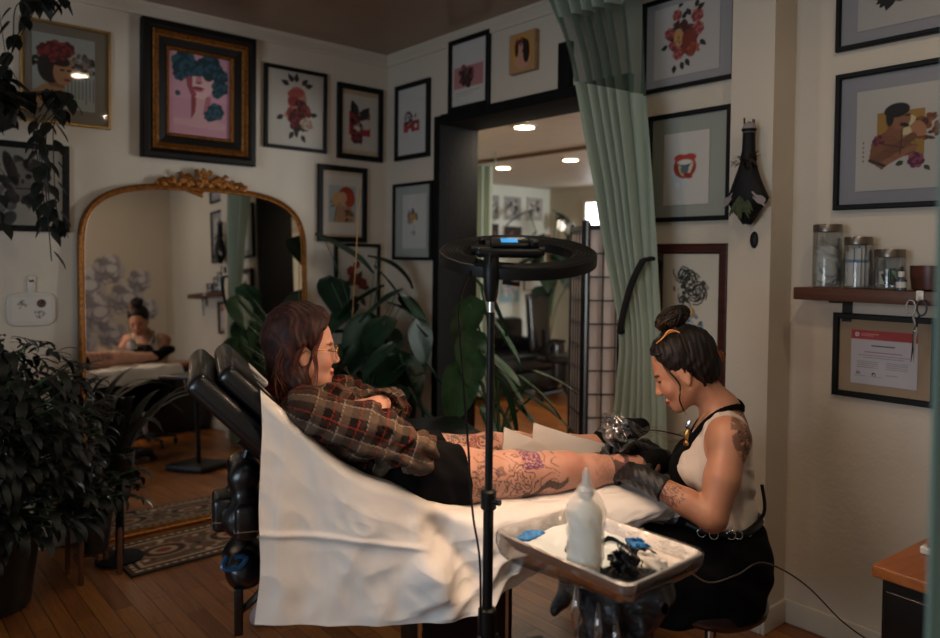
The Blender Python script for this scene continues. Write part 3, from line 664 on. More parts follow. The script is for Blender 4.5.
def relax(V, Fc, it=2, lam=.5):
    E = np.concatenate([Fc[:, [0, 1]], Fc[:, [1, 2]], Fc[:, [2, 3]], Fc[:, [3, 0]]])
    cnt = np.bincount(E[:, 0], minlength=len(V))+np.bincount(E[:, 1], minlength=len(V))+1e-9
    for i in range(it):
        S = np.zeros_like(V)
        for a in range(3): S[:, a] = np.bincount(E[:, 0], V[E[:, 1], a], len(V))+np.bincount(E[:, 1], V[E[:, 0], a], len(V))
        V = V+lam*(S/cnt[:, None]-V)
    return V
def sdf_obj(name, S, m, parent, colfn=None, off=(0, 0, 0), it=2):
    V, Fc = S.mesh(); V = relax(V, Fc, it)
    cols = colfn(V) if colfn else None
    return mesh_obj(name, V-np.array(off), Fc, m, parent, True, cols)
def vnoise(P, scale, seed=0, octv=3):   # value noise on numpy points
    P = np.asarray(P, float)*scale+seed*17.3; out = np.zeros(len(P)); amp = 1; tot = 0
    for o in range(octv):
        i = np.floor(P).astype(np.int64); f = P-i; f = f*f*(3-2*f); r = 0
        for a in (0, 1):
            for b in (0, 1):
                for c in (0, 1):
                    h_ = ((i[:, 0]+a)*73856093) ^ ((i[:, 1]+b)*19349663) ^ ((i[:, 2]+c)*83492791) ^ (seed*2654435); h_ = ((h_ ^ (h_ >> 13))*1274126177) & 0xffffff
                    w_ = (f[:, 0] if a else 1-f[:, 0])*(f[:, 1] if b else 1-f[:, 1])*(f[:, 2] if c else 1-f[:, 2]); r = r+w_*h_/0xffffff
        out += amp*r; tot += amp; amp *= .5; P = P*2.03
    return out/tot
def limb_uv(V, segs):   # nearest capsule of a chain list -> (along, around, which)
    best = np.full(len(V), 9.); U = np.zeros(len(V)); A = np.zeros(len(V)); K = np.zeros(len(V), int)
    for ki, (a, b, r, u0) in enumerate(segs):
        a, b = np.array(a, float), np.array(b, float); d = b-a; L = np.linalg.norm(d); t = np.clip(((V-a) @ d)/L/L, 0, 1)
        q = V-a-t[:, None]*d; dd = np.linalg.norm(q, axis=1)-r; dn_ = d/L; e1 = np.cross(dn_, [.3, .2, 1]); e1 /= np.linalg.norm(e1); e2 = np.cross(dn_, e1)
        m = dd < best; best[m] = dd[m]; U[m] = (u0+t*L)[m]; A[m] = (np.arctan2(q @ e2, q @ e1)*r)[m]; K[m] = ki
    return U, A, K
def mixc(base, col, m):
    m = np.clip(m, 0, 1)[:, None]; return base*(1-m)+np.array(lin(col))*m
def head_sdf(S, R, t, k=1.0, neck_to=None, rn=.05):
    """adult head about .24 m high: x forward, y left, z up, centre between the ears"""
    S.M = (np.array(R)*k, np.array(t, float)); M0 = S.M; Rr = np.array(R)
    def E(c, r, Rl=None, kk=.015, op='u'): S.M = None; S.ell(M0[0] @ np.array(c)+M0[1], np.array(r)*k, Rr if Rl is None else Rr @ Rl, kk, op)
    def Cp(a, b, ra, rb, kk=.012, op='u'): S.M = None; S.cap(M0[0] @ np.array(a)+M0[1], M0[0] @ np.array(b)+M0[1], ra*k, rb*k, kk, op)
    E((-.018, 0, .045), (.096, .074, .082), None, .01); E((.02, 0, .0), (.07, .066, .09), None, .03); E((.035, 0, -.05), (.05, .05, .06), None, .03)
    Cp((-.005, .05, -.05), (.06, .018, -.098), .018, .016, .03); Cp((-.005, -.05, -.05), (.06, -.018, -.098), .018, .016, .03)
    E((.071, 0, -.1), (.018, .02, .017), None, .02)
    for s_ in (1, -1):
        E((.062, s_*.036, -.03), (.024, .024, .026), None, .02)
        Cp((.082, s_*.012, .022), (.07, s_*.045, .02), .009, .007, .012)
        E((.096, s_*.031, .0), (.016, .02, .012), None, .01, 'd')
        E((.074, s_*.031, .0), (.0145, .0165, .0135), None, .003)
        Cp((.084, s_*.019, .006), (.078, s_*.047, .004), .0035, .003, .004)
        E((.098, s_*.011, -.037), (.009, .0075, .007), None, .006)
        E((-.008, s_*.074, -.008), (.02, .008, .032), np.array([[.97, 0, -.24], [0, 1, 0], [.24, 0, .97]]), .006)
        E((-.004, s_*.084, -.002), (.011, .006, .019), None, .005, 'd')
        E((-.006, s_*.078, -.036), (.009, .006, .009), None, .005)
    Cp((.086, 0, .012), (.105, 0, -.03), .007, .0105, .012); E((.106, 0, -.033), (.01, .009, .008), None, .008)
    E((.09, 0, -.067), (.011, .023, .0075), None, .006); E((.088, 0, -.081), (.012, .019, .008), None, .006)
    E((.102, 0, -.0735), (.01, .025, .0012), None, .003, 'd')
    S.M = None
    if neck_to is not None: S.cap(M0[0] @ np.array((-.03, 0, -.05))+M0[1], neck_to, rn, rn*1.12, .03)
def head_colors(V, C, R, t, k=1.0, skin='#b98163', brow='#22140f', lip='#9a4f45'):
    L = (V-np.array(t)) @ np.array(R)/k   # inverse rotation
    x, y, z = L.T; ay = np.abs(y); near = (np.abs(L) < .13).all(1); out = C.copy()
    def el(cx, cy, cz, rx, ry, rz): return np.sqrt(((x-cx)/rx)**2+((ay-cy)/ry)**2+((z-cz)/rz)**2)
    def pt(col, m, al=1.0):
        nonlocal out; out = mixc(out, col, m*near*al)
    pt('#b5604a', np.clip(1.2-el(.07, .04, -.035, .04, .03, .028), 0, 1), .35)
    pt('#b5604a', np.clip(1.2-el(.107, 0, -.035, .014, .014, .014), 0, 1), .25)
    pt(lip, (el(.098, 0, -.0745, .02, .026, .0145) < 1).astype(float))
    pt('#4a1d1a', (el(.1, 0, -.0738, .02, .024, .0022) < 1).astype(float))
    pt(brow, (el(.085, .036, .022, .026, .025, .0052) < 1).astype(float), .95)
    pt('#d8cfc8', ((el(.088, .031, 0, .02, .013, .006) < 1)).astype(float)); pt('#2a1810', (el(.09, .031, 0, .02, .0055, .006) < 1).astype(float))
    pt('#120c0a', ((el(.086, .034, .0035, .024, .02, .0042) < 1)).astype(float)); pt('#120c0a', (el(.096, .011, -.0425, .008, .004, .003) < 1).astype(float), .7)
    return out
def hand_sdf(S, wr, fd, pn, th, curl=.5, k=1.0, spread=.0, r=1.0, thumb_curl=.4):
    """wr wrist, fd finger direction, pn direction the palm faces, th = +1/-1 thumb side along cross(fd, pn)"""
    wr = np.array(wr, float); fd = np.array(fd, float); fd /= np.linalg.norm(fd); pn = np.array(pn, float); pn -= fd*(pn @ fd); pn /= np.linalg.norm(pn); sd = np.cross(fd, pn)*th
    def P(a, b, c): return wr+k*(fd*a+sd*b+pn*c)
    for o in (-.027, -.009, .009, .026): S.cap(P(.012, o*.75, 0), P(.088-.006*abs(o)/.027, o, .002), .0145*k*r, .0125*k*r, .008)
    S.cap(P(.0, 0, 0), P(.03, 0, 0), .022*k*r, .022*k*r, .015)
    for o, L, cm in ((.03, .078, 1.), (.0105, .086, 1.), (-.0095, .08, 1.05), (-.028, .063, 1.15)):
        p = P(.088, o, .0); a = 0; rr = .0095*r*k
        for j, (fr, da) in enumerate(((.45, .75), (.3, 1.0), (.25, .8))):
            a += curl*cm*da*(1+spread*0); dr = fd*math.cos(a)+pn*math.sin(a)+sd*o*spread; q = p+dr*L*fr*k; S.cap(p, q, rr, rr*.9, .004); p = q; rr *= .9
    p = P(.02, .026, .008); a0 = fd*.55+sd*.75+pn*.35; a0 /= np.linalg.norm(a0); q = p+a0*.042*k; S.cap(p, q, .0145*k*r, .0115*k*r, .008)
    a1 = fd*.85+sd*(.35-.5*thumb_curl)+pn*(.3+.5*thumb_curl); a1 /= np.linalg.norm(a1); q2 = q+a1*.034*k; S.cap(q, q2, .0112*k*r, .0098*k*r, .004)
    a2 = a1+pn*.3*thumb_curl-sd*.2; a2 /= np.linalg.norm(a2); S.cap(q2, q2+a2*.026*k, .0098*k*r, .0085*k*r, .003)
def rotm(yaw_=0, pitch_=0, roll_=0):  # yaw about z, pitch down about y, roll about x
    cy, sy = math.cos(yaw_), math.sin(yaw_); cp, sp = math.cos(pitch_), math.sin(pitch_); cr, sr = math.cos(roll_), math.sin(roll_)
    return np.array([[cy, -sy, 0], [sy, cy, 0], [0, 0, 1]]) @ np.array([[cp, 0, sp], [0, 1, 0], [-sp, 0, cp]]) @ np.array([[1, 0, 0], [0, cr, -sr], [0, sr, cr]])
def strands(name, paths, r, m, parent, n=5, cols=None):
    V = []; F = []; Cc = []
    for i, P in enumerate(paths):
        b = MB(); k = len(P); rs = [r[i]*(.35+.65*math.sin(PI*min(1, (j+.6)/(k*.55)))) if j < k*.5 else r[i]*max(.12, 1-(j/(k-1))**3) for j in range(k)]
        b.tube(P, rs, n); q = len(V); V += b.v; F += [tuple(a+q for a in f) for f in b.f]
        if cols is not None: Cc += [lin(cols[i])]*len(b.v)
    return mesh_obj(name, V, F, m, parent, True, cols=np.array(Cc) if cols is not None else None)

# ---------------------------------------------------------------- tattoo bed
P0 = (-1.67, 1.30); BRZ = math.atan2(.936, .352)
cu, su = math.cos(BRZ), math.sin(BRZ)
def bw(s, n_, z): return (P0[0]+s*cu-n_*su, P0[1]+s*su+n_*cu, z)
bed = empty('tattoo_bed', 'black padded tattoo bed with raised backrest under a white paper sheet', 'tattoo bed', (*P0, 0), BRZ)
def pad(name, x0, x1, y0, y1, z0, z1, M=None, bev=.02):
    b = MB(); b.box(x0, x1, y0, y1, z0, z1, bev)
    if M: b.xf(M)
    return b.build(name, LEATHER, bed, auto=True)
pad('seat_pad', -.12, .34, .005, .6, .685, .755); pad('leg_pad', .355, .77, .005, .6, .685, .755)
A45 = Matrix.Translation((-.16, 0, .655)) @ Matrix.Rotation(PI/4, 4, 'Y')   # local -x runs up the backrest
pad('backrest_pad', -.715, -.02, .0, .6, .0, .064, A45, .024); pad('headrest_pad', -.675, -.03, .012, .585, .068, .128, A45, .024)
b = MB(); b.tube([(-.1, .1, .66), (.74, .1, .66)], .014); b.tube([(-.1, .5, .66), (.74, .5, .66)], .014); b.tube([(.7, .1, .66), (.7, .5, .66)], .012); b.tube([(-.1, .1, .66), (-.1, .5, .66)], .012)
b.tube([(-.13, .1, .66), (-.52, .1, 1.0)], .013); b.tube([(-.13, .5, .66), (-.52, .5, 1.0)], .013); b.build('frame', BLK, bed, auto=True)
b = MB(); b.box(.02, .34, .18, .42, .2, .65, .02); b.box(.07, .29, .22, .38, .08, .2, .01); b.build('lift_column', BLK, bed, auto=True)
b = MB(); b.box(-.25, .6, .1, .5, .03, .09, .02); b.build('base_plate', BLK, bed, auto=True)
b = MB(); b.tube([(.26, .05, .645), (.26, .05, .3)], .006); b.tube([(-.02, .04, .62), (-.02, .04, .36), (.05, .1, .2)], .008); b.build('release_lever', CHROME, bed, auto=True)
for x in (-.2, .55):
    for y in (.05, .55): b = MB(); b.lathe([(.02, 0), (.03, .0), (.03, .03), (.02, .035)], (x, y, 0), 16); b.box(x-.015, x+.015, min(y, .3), max(y, .3), .03, .05); b.build('foot', BLK, bed, auto=True)

# white paper sheet over the bed
def sstep(a, b_, x): t = np.clip((x-a)/(b_-a), 0, 1); return t*t*(3-2*t)
def sheet_top(s):
    f1, f2 = .772, .668-s+.008; h_ = max(.1-abs(f1-f2), 0); return max(f1, f2)+h_*h_/.4
def build_sheet():
    nu, nv, nt = 230, 150, 60; V = []; S0, S1 = -.474, .91
    zb_s = [-.5, -.3, -.1, .05, .2, .35, .54, .7, .95]; zb_z = [.548, .505, .49, .50, .52, .55, .59, .63, .63]
    g = lambda x, y, z, sd=0: mnoise.noise(Vector((x, y, z+sd*9.1)))
    for i in range(nu+1):
        s = S0+(S1-S0)*i/nu; far = .72+.05*g(s*5, 2, 0) if s > -.35 else .6; ex = max(0, s-.765); sx = .765+.05*math.sin(min(ex/.05, PI/2)) if ex > 0 else s
        dropx = max(0, ex-.03) + (.012*(1-math.cos(min(ex/.03, PI/2))) if ex > 0 else 0)
        zt = sheet_top(min(s, .765)); bot = float(np.interp(s, zb_s, zb_z)); slope = s < -.1; lift = .065*math.exp(-((s+.10)/.12)**2)
        for j in range(nv+nt+1):
            if j <= nt: # on top, far to near
                n_ = far*(1-j/nt); z = zt+lift*math.exp(-(n_/.05)**2)-max(0, n_-.6); y = min(n_, .6+.02*math.sin(s*16))+(.02 if n_ > .6 else 0); up = .006*g(s*9, n_*9, 0)+.0025*g(s*25, n_*22, 3)
                up += .010*max(0, g(s*6+n_*3, n_*5, 5))*(1 if not slope else .4); z += up; x = sx
            else:
                v = (j-nt)/nv; L = zt+lift-bot; d = v*L; r = .035
                a = min(d/r, PI/2); y = -r*math.sin(a); z = zt+lift-r*(1-math.cos(a))-max(0, d-r*PI/2); x = sx
                w = min(1, d/.12)*1.0; q = max(0, (s+.1)) ; cl = sstep(-.12, .0, s)
                # hanging folds: smooth on the left, deep and crumpled by the seat, curling under to the right
                o = .03*w*sstep(0, 1, v)+.028*w*g(s*4.2+1.3, v*1.1, 0)+.05*w*math.exp(-((s-.0)/.11)**2)*sstep(0, .55, v)
                o += cl*w*(.06*g(s*9, v*2.2+s*2, 2)+.05*(.5-abs(g(s*8+v*1.5, v*2.6, 4))))-(1-cl)*w*.014*abs(g(s*7, v*1.3, 6))
                o += .03*w*math.exp(-((s-.13)/.05)**2)*math.exp(-((v-.45)/.3)**2)-.05*w*math.exp(-((s-.045)/.05)**2)*math.exp(-((v-.42)/.28)**2)
                und = sstep(.12, .4, s)*(1-sstep(.7, .8, s)*.4); o = o*(1-.6*und)+und*(.05*math.sin(PI*min(1, v*1.15))-.055*sstep(.5, 1, v))
                o += .002*g(s*26, v*9, 7)*w+.007*w*(.5-abs(g(s*11+v*3, v*5-s*4, 12)))*sstep(.02, .3, v)+.012*w*max(0, .35-abs(g(s*5+2, v*2.4, 14)))+cl*.022*w*(.4-abs(g(s*13+v*3, v*3.2-s*3, 21)))
                o += .006*w*math.exp(-((z-.79+.2*(s+.48))/.008)**2)*sstep(0, -.1, s)      # pressed crease
                y -= o; x += .02*w*g(s*5, v*3, 9)+.01*w*v*(s > .3)
                if ex > 0: x -= .05*w*min(1, v*2); y += .04*w*v
                if s < -.3: x -= .006*v
            if ex > .02: x += .012*g(s*8, y*9, 1)+.01*g(y*22, dropx*9, 2)
            z -= dropx*(1.0 if j <= nt else max(0, 1-2.5*v)); z = max(z, .5-.0*v if j > nt else .5) if ex > 0 else z
            V.append((x, y, z))
    K = nv+nt+1; F = [(i*K+j, i*K+j+1, (i+1)*K+j+1, (i+1)*K+j) for i in range(nu) for j in range(K-1)]
    N = NT('crumpled_paper_sheet'); v = N.obj(); N.p.inputs['Base Color'].default_value = (*lin('#dad8d4'), 1); N.p.inputs['Roughness'].default_value = .62
    N.p.inputs['Specular IOR Level'].default_value = .3
    vo = N.add('ShaderNodeTexVoronoi', feature='F1'); vo.inputs['Scale'].default_value = 14; N.link(v, vo.inputs['Vector'])
    a = N.noise(v, 22, 6, .6, .8); mm = N.add('ShaderNodeMath', operation='ADD'); N.link(a, mm.inputs[0]); N.link(vo.outputs['Distance'], mm.inputs[1]); N.bump(mm.outputs[0], .1, .005)
    o = mesh_obj('paper_sheet', V, F, N.m, None, True); o.location = (*P0, 0); o.rotation_euler = (0, 0, BRZ)
    tag(o, 'crumpled white paper sheet draped over the tattoo bed and hanging down its side', 'sheet')
build_sheet()
# black arm rest board behind the client, on its post
t = empty('arm_rest', 'black padded arm rest board on a post beyond the client', 'arm rest', (-2.66, 2.13, 0), math.radians(-22))
b = MB(); b.box(-.25, .25, -.15, .15, .69, .725, .012); b.build('board', mat('charcoal_vinyl', '#191a1e', .35, bump=.1, bscale=120), t, auto=True)
b = MB(); b.tube([(0, 0, .69), (0, 0, .05)], .018, 12); b.build('post', BLK, t, auto=True)
b = MB(); b.box(-.2, .2, -.15, .15, 0, .05, .015); b.build('base', BLK, t, auto=True)
b = MB(); b.box(-.24, .24, .12, .14, .62, .69, .004); b.build('side_rail', BLK, t, auto=True)

# ---------------------------------------------------------------- ring light on its stand
t = empty('ring_light', 'black ring light tilted flat on a tall black stand beside the tray', 'ring light', (-1.311, 1.193, 0), 0)
O = Vector((-1.311, 1.193, 0)); rc = Vector((-1.402, 1.368, 1.513))-O
tilt = math.radians(13); nrm = Vector((.76*math.sin(tilt), -.65*math.sin(tilt), math.cos(tilt)))
RM = nrm.to_track_quat('Z', 'Y').to_matrix().to_4x4(); RT = Matrix.Translation(rc) @ RM
def ringpart(name, prof, m, n=72):
    b = MB(); k = len(prof)
    for q in range(n):
        a = 2*PI*q/n
        for (r, z) in prof: b.v.append((r*math.cos(a), r*math.sin(a), z))
    for q in range(n):
        for j in range(k): b.f.append((q*k+j, q*k+(j+1) % k, ((q+1) % n)*k+(j+1) % k, ((q+1) % n)*k+j))
    b.xf(RT); return b.build(name, m, t, auto=True)
prof = [(.1445, -.006), (.1445, -.017), (.142, -.017), (.142, .006), (.146, .011)]
for r in (.152, .162, .172, .182, .192): prof += [(r, .0115), (r+.002, .0145), (r+.005, .0145), (r+.007, .0115)]
prof += [(.2045, .010), (.206, .004), (.206, -.017), (.2035, -.017), (.2035, -.006)]
ringpart('ring_housing', prof, mat('ring_plastic', '#0b0a0a', .5, bump=.05, spec=.25))
DIF = mat('lit_diffuser', '#ffffff', .5, emit='#ffd2ae', estr=45)
ringpart('diffuser', [(.1447, -.0065), (.2033, -.0065), (.2033, -.0095), (.1447, -.0095)], DIF)
# control box on the near rim
cb = (Vector((-1.315, 1.245, 1.503))-O); side = Vector((.65, .76, 0)); fwd2 = nrm.cross(side).normalized()
CM = Matrix((( side.x, fwd2.x, nrm.x, cb.x), (side.y, fwd2.y, nrm.y, cb.y), (side.z, fwd2.z, nrm.z, cb.z), (0, 0, 0, 1)))
b = MB(); b.box(-.075, .085, -.03, .075, .006, .03, .01); b.box(-.04, .055, -.02, .06, .028, .042, .008); b.tube([(-.085, 0, .02), (.09, 0, .02)], .013, 12); b.xf(CM); b.build('control_box', BLK, t, auto=True)
b = MB(); b.box(-.014, .026, -.012, .03, .0415, .0435); b.xf(CM); b.build('display', mat('blue_display', '#1d6fa8', .4, emit='#2f9fe8', estr=.9), t)
b = MB(); b.lathe([(.011, 0), (.014, .004), (.014, .014), (.01, .018)], (.065, .0, .03), 16); b.xf(CM); b.build('knob', BLK, t, auto=True); b = MB(); b.lathe([(.009, 0), (.011, .012), (.007, .016)], (-.06, .03, .028), 14); b.xf(CM); b.build('knob', BLK, t, auto=True)
ztop = 1.43
b = MB(); b.lathe([(.013, ztop-.03), (.017, ztop-.01), (.02, ztop+.03), (.02, ztop+.055), (.012, ztop+.075)], (0, 0, 0), 16); b.box(-.012, .012, -.016, .016, ztop+.02, ztop+.085, .004); b.tube([(.018, .02, ztop+.02), (.045, .05, ztop+.015)], .009, 10); b.build('tilt_bracket', BLK, t, auto=True)
b = MB(); b.lathe([(.008, ztop-.06), (.008, ztop-.028)], (0, 0, 0), 14); b.build('metal_stud', CHROME, t, auto=True)
b = MB(); b.lathe([(.0095, .9), (.0095, ztop-.055)], (0, 0, 0), 16); b.lathe([(.0125, .28), (.0125, .93)], (0, 0, 0), 16); b.build('pole', BLK, t, auto=True)
b = MB(); b.lathe([(.013, .9), (.019, .905), (.019, .945), (.013, .95)], (0, 0, 0), 16); b.tube([(.015, 0, .925), (.036, .004, .925)], .007, 10); b.build('height_clamp', BLK, t, auto=True)
b = MB(); b.lathe([(.014, .58), (.022, .585), (.022, .66), (.014, .665)], (0, 0, 0), 16); b.build('upper_collar', BLK, t, auto=True); b = MB(); b.lathe([(.014, .22), (.021, .225), (.021, .28), (.014, .29)], (0, 0, 0), 16); b.build('leg_collar', BLK, t, auto=True)
for a in (.6, 2.7, 4.8):
    b = MB(); c_, s_ = math.cos(a), math.sin(a); b.tube([(.02*c_, .02*s_, .6), (.2*c_, .2*s_, .26), (.36*c_, .36*s_, .02)], .009, 8); b.tube([(.02*c_, .02*s_, .25), (.19*c_, .19*s_, .28)], .006, 8); b.tube([(.35*c_, .35*s_, .014), (.375*c_, .375*s_, .012)], .012, 8)
    b.build('leg', BLK, t, auto=True)
b = MB()
pts = [cb+Vector((-.045, -.055, .0)), Vector((-.05, -.055, 1.4)), Vector((-.045, -.05, 1.25)), Vector((-.03, -.04, 1.05)), Vector((-.028, -.035, .97)), Vector((-.02, -.03, .88)), Vector((-.004, -.022, .78)), Vector((.004, -.022, .6)), Vector((.03, -.03, .42)), Vector((.1, -.1, .012)), Vector((.3, -.4, .008))]
def smooth_path(P, k=6):
    P = [Vector(p) for p in P]; o = []
    for i in range(len(P)-1):
        a, b_, c_, d_ = P[max(i-1, 0)], P[i], P[i+1], P[min(i+2, len(P)-1)]
        for j in range(k):
            q = j/k; o.append(.5*((2*b_)+(c_-a)*q+(2*a-5*b_+4*c_-d_)*q*q+(3*b_-a-3*c_+d_)*q**3))
    return o+[P[-1]]
b.tube(smooth_path(pts), .0028, 6); b.build('power_cable', BLK, t, auto=True)
# ---------------------------------------------------------------- people
SKINC = '#b07a5e'
def skin_base(V, col=SKINC, seed=1):
    C = np.ones((len(V), 3))*np.array(lin(col)); C *= (.92+.16*vnoise(V, 18, seed))[:, None]
    C = mixc(C, '#a8624c', np.clip(vnoise(V, 35, seed+3)-.5, 0, 1)*.8); return C
SKIN = vcol('skin', .48, .4, .12, 350, .0008, .12)
def ring_rose(C, V, c, R, nrm_dot, col, seed=0):
    d = np.linalg.norm(V-np.array(c), axis=1); a = np.arctan2(V[:, 2]-c[2], V[:, 0]-c[0])
    w = d/R+.16*np.sin(a*5+d*60)+.35*(vnoise(V, 40, seed)-.5); ln = (np.abs((w*3.6) % 1-.5) < .13)
    return mixc(C, col, (ln & (d < R)).astype(float)*.85)
def lines_tat(C, V, mask, scale, col, seed, wd=.035, al=.85):
    n1 = vnoise(V, scale, seed, 2); ln = (np.abs((n1*6) % 1-.5) < wd*6); return mixc(C, col, (ln & mask).astype(float)*al)

# ---- the client, in the tattoo bed's own frame: x towards the feet, y away from the camera
def build_client():
    root = empty('person', 'seated person in a plaid flannel shirt and glasses with crossed arms on the bed', 'person', (*bw(0, 0, 0)[:2], .775), BRZ)
    off = np.array((0, 0, .775)); cy = .19
    HT = (-.34, .18, 1.232); HR = rotm(-.06, .03)
    S = SDF((-.5, -.09, .74), (.98, .52, 1.38), .0042)
    pel, che, nb = (-.1, cy, .87), (-.27, cy, 1.0), (-.375, cy, 1.105)
    S.ell(pel, (.12, .16, .1), None, .03); S.ell((-.2, cy, .95), (.1, .135, .1), None, .04); S.ell(che, (.1, .145, .12), rotm(0, -.6), .04); S.cap((-.345, cy-.13, 1.07), (-.345, cy+.13, 1.07), .05, .05, .04)
    knN, anN = (.455, .085, .832), (.80, .115, .814); knF, anF = (.40, .33, .85), (.752, .335, .84)
    S.chain([(-.05, .10, .855), (.12, .098, .842), (.3, .092, .833), (.41, .088, .83), knN], [.095, .082, .07, .061, .057], .03)
    S.ell((.475, .082, .852), (.05, .042, .038), None, .02); S.chain([knN, (.56, .09, .822), (.68, .1, .816), anN], [.055, .053, .044, .033], .02)
    S.chain([(-.05, .27, .855), (.12, .29, .845), (.3, .32, .845), knF], [.088, .076, .063, .054], .03); S.ell((.41, .33, .862), (.045, .042, .038), None, .02)
    S.chain([knF, (.5, .333, .84), (.62, .335, .838), anF], [.05, .048, .04, .033], .02)
    # arms: near elbow at the bed edge, forearms folded in front
    shN, elN, wrN = (-.352, .03, 1.075), (-.05, -.005, .955), (-.075, .13, .895)
    shF, elF, wrF = (-.32, .345, 1.075), (-.03, .37, 1.0), (-.11, .175, 1.06)
    S.chain([shN, elN], [.052, .042], .02); S.chain([elN, wrN], [.042, .029], .01)
    S.chain([shF, elF], [.052, .042], .02); S.chain([elF, wrF], [.042, .029], .01)
    hand_sdf(S, wrF, (-.8, -.55, .12), (-.3, -.1, -.95), 1, .35, 1.0); hand_sdf(S, wrN, (-.75, -.6, -.3), (.3, .4, -.9), -1, .75, 1.0)
    # feet
    S.cap(anN, (.85, .14, .82), .034, .036, .02); S.chain([(.845, .135, .81), (.865, .2, .82), (.885, .27, .835)], [.036, .034, .024], .02)
    S.cap(anF, (.80, .34, .845), .034, .036, .02); S.chain([(.80, .335, .84), (.855, .345, .875), (.92, .35, .885)], [.038, .034, .024], .02)
    head_sdf(S, HR, HT, .91, (-.37, cy, 1.1), .052)
    def col(V):
        C = skin_base(V, '#b98c78'); x, y, z = V.T
        C = head_colors(V, C, HR, HT, .91, brow='#4a2a1e', lip='#a05a50')
        nearleg = (x > .1) & (y < .2) & (z < .96)
        # fine line tattoos on the thigh: roses, dagger, purple stencil
        C = ring_rose(C, V, (.29, .02, .83), .058, 0, '#3b3030', 2)
        C = ring_rose(C, V, (.17, .02, .84), .055, 0, '#4a3c3a', 3); C = ring_rose(C, V, (.17, .03, .785), .04, 0, '#4a3c3a', 5)
        m = nearleg & (x > .11) & (x < .42) & (z > .78) & (z < .915); C = lines_tat(C, V, m, 17, '#4a3c3a', 4, .016, .65)
        sn = z-(.785+.33*(x-.33)+.012*np.sin(x*70)); m = nearleg & (x > .3) & (x < .45); C = mixc(C, '#2a2222', (m & (np.abs(sn) < .009+.006*vnoise(V, 60, 8))).astype(float)*.85)
        m = nearleg & (x > .3) & (x < .37) & (z > .865); C = lines_tat(C, V, m, 50, '#5a2d66', 9, .045, .9)
        m = nearleg & (x > .55) & (x < .62); C = lines_tat(C, V, m, 60, '#8a5a58', 12, .03, .4)
        m = (y < .2) & (x > .63) & (x < .8); C = mixc(C, '#3a2b34', (m & (vnoise(V, 45, 14) > .5)).astype(float)*.85); C = mixc(C, '#7a2f4a', (m & (x > .67) & (vnoise(V, 38, 15) > .62)).astype(float)*.7)
        C = mixc(C, '#b5685a', np.clip(1-np.linalg.norm((V-np.array((.48, .06, .855)))/.06, axis=1), 0, 1)*.5)
        fl = (y > .22) & (x > .13) & (x < .32) & (z > .84); C = lines_tat(C, V, fl, 30, '#3b3232', 21, .045, .8)
        C = mixc(C, '#9a3f3a', (fl & (x > .2) & (x < .25) & (vnoise(V, 50, 22) > .55)).astype(float)*.6)
        return C
    body = sdf_obj('body', S, SKIN, root, col, off)
    # black socks
    K = SDF((.68, .05, .76), (.98, .46, 1.02), .004)
    K.cap((.785, .112, .822), (.85, .14, .82), .040, .041, .02); K.chain([(.845, .135, .81), (.865, .2, .82), (.885, .27, .835)], [.041, .039, .029], .02)
    K.cap((.752, .335, .852), (.80, .34, .845), .041, .041, .02); K.chain([(.80, .335, .84), (.855, .345, .875), (.92, .35, .885)], [.045, .043, .033], .02)
    sdf_obj('socks', K, mat('black_knit', '#070708', .95, spec=.15, bump=.4, bscale=400, bdist=.001), root, None, off)
    # shorts
    K = SDF((-.28, -.06, .75), (.22, .45, 1.04), .0045)
    K.ell((-.1, cy, .87), (.135, .175, .1), None, .03); K.chain([(-.05, .10, .855), (.155, .098, .84)], [.107, .094], .03); K.chain([(-.05, .27, .855), (.155, .29, .845)], [.1, .087], .03)
    K.warp(lambda X, Y, Z: .004*np.sin(X*70+Z*40+3*np.sin(Y*25))+.003*np.sin(Z*90+X*30)); K.cutplane((.125, .1, .85), (1, 0, .08)); K.cutplane((0, 0, .775), (0, 0, -1))
    sdf_obj('shorts', K, mat('black_cotton', '#08080a', .95, bump=.3, bscale=300, bdist=.001, spec=.15), root, None, off)
    # plaid shirt
    K = SDF((-.5, -.13, .775), (.08, .5, 1.2), .0042)
    K.ell((-.13, cy, .9), (.125, .175, .11), None, .03); K.ell((-.2, cy, .96), (.125, .155, .11), None, .04); K.ell(che, (.125, .165, .135), rotm(0, -.6), .04); K.cap((-.345, cy-.13, 1.073), (-.345, cy+.13, 1.073), .062, .062, .04)
    K.chain([shN, (-.2, .005, 1.03), elN], [.07, .068, .062], .03); K.chain([elN, wrN], [.06, .046], .012)
    K.chain([shF, (-.18, .37, 1.04), elF], [.068, .066, .06], .03); K.chain([elF, (-.07, .26, 1.04), wrF], [.06, .054, .044], .012)
    K.cap((-.385, cy, 1.10), (-.375, cy, 1.135), .068, .066, .02); K.cap((-.375, cy, 1.11), (-.36, cy, 1.2), .05, .052, .006, 'd')
    def folds(X, Y, Z):
        a = np.sin(X*46+Z*62+2.2*np.sin(Y*18+X*9)+1.5*np.sin(Z*33)); b_ = np.sin(Z*85-X*38+2*np.sin(X*27+Y*14)); return -.0055*a-.0035*b_-.004*np.sin(X*120+3*np.sin(Z*60))*(X > -.16)
    K.warp(folds)
    K.cap((-.1, .155, 1.062), (-.2, .1, 1.08), .036, .038, .006, 'd'); K.cap((-.08, .15, .892), (-.15, .08, .86), .036, .045, .006, 'd')
    segs = [((-.1, cy, .86), (-.375, cy, 1.11), .14, 0), (shN, elN, .066, .9), (elN, wrN, .055, 1.25), (shF, elF, .064, 1.9), (elF, wrF, .055, 2.25)]
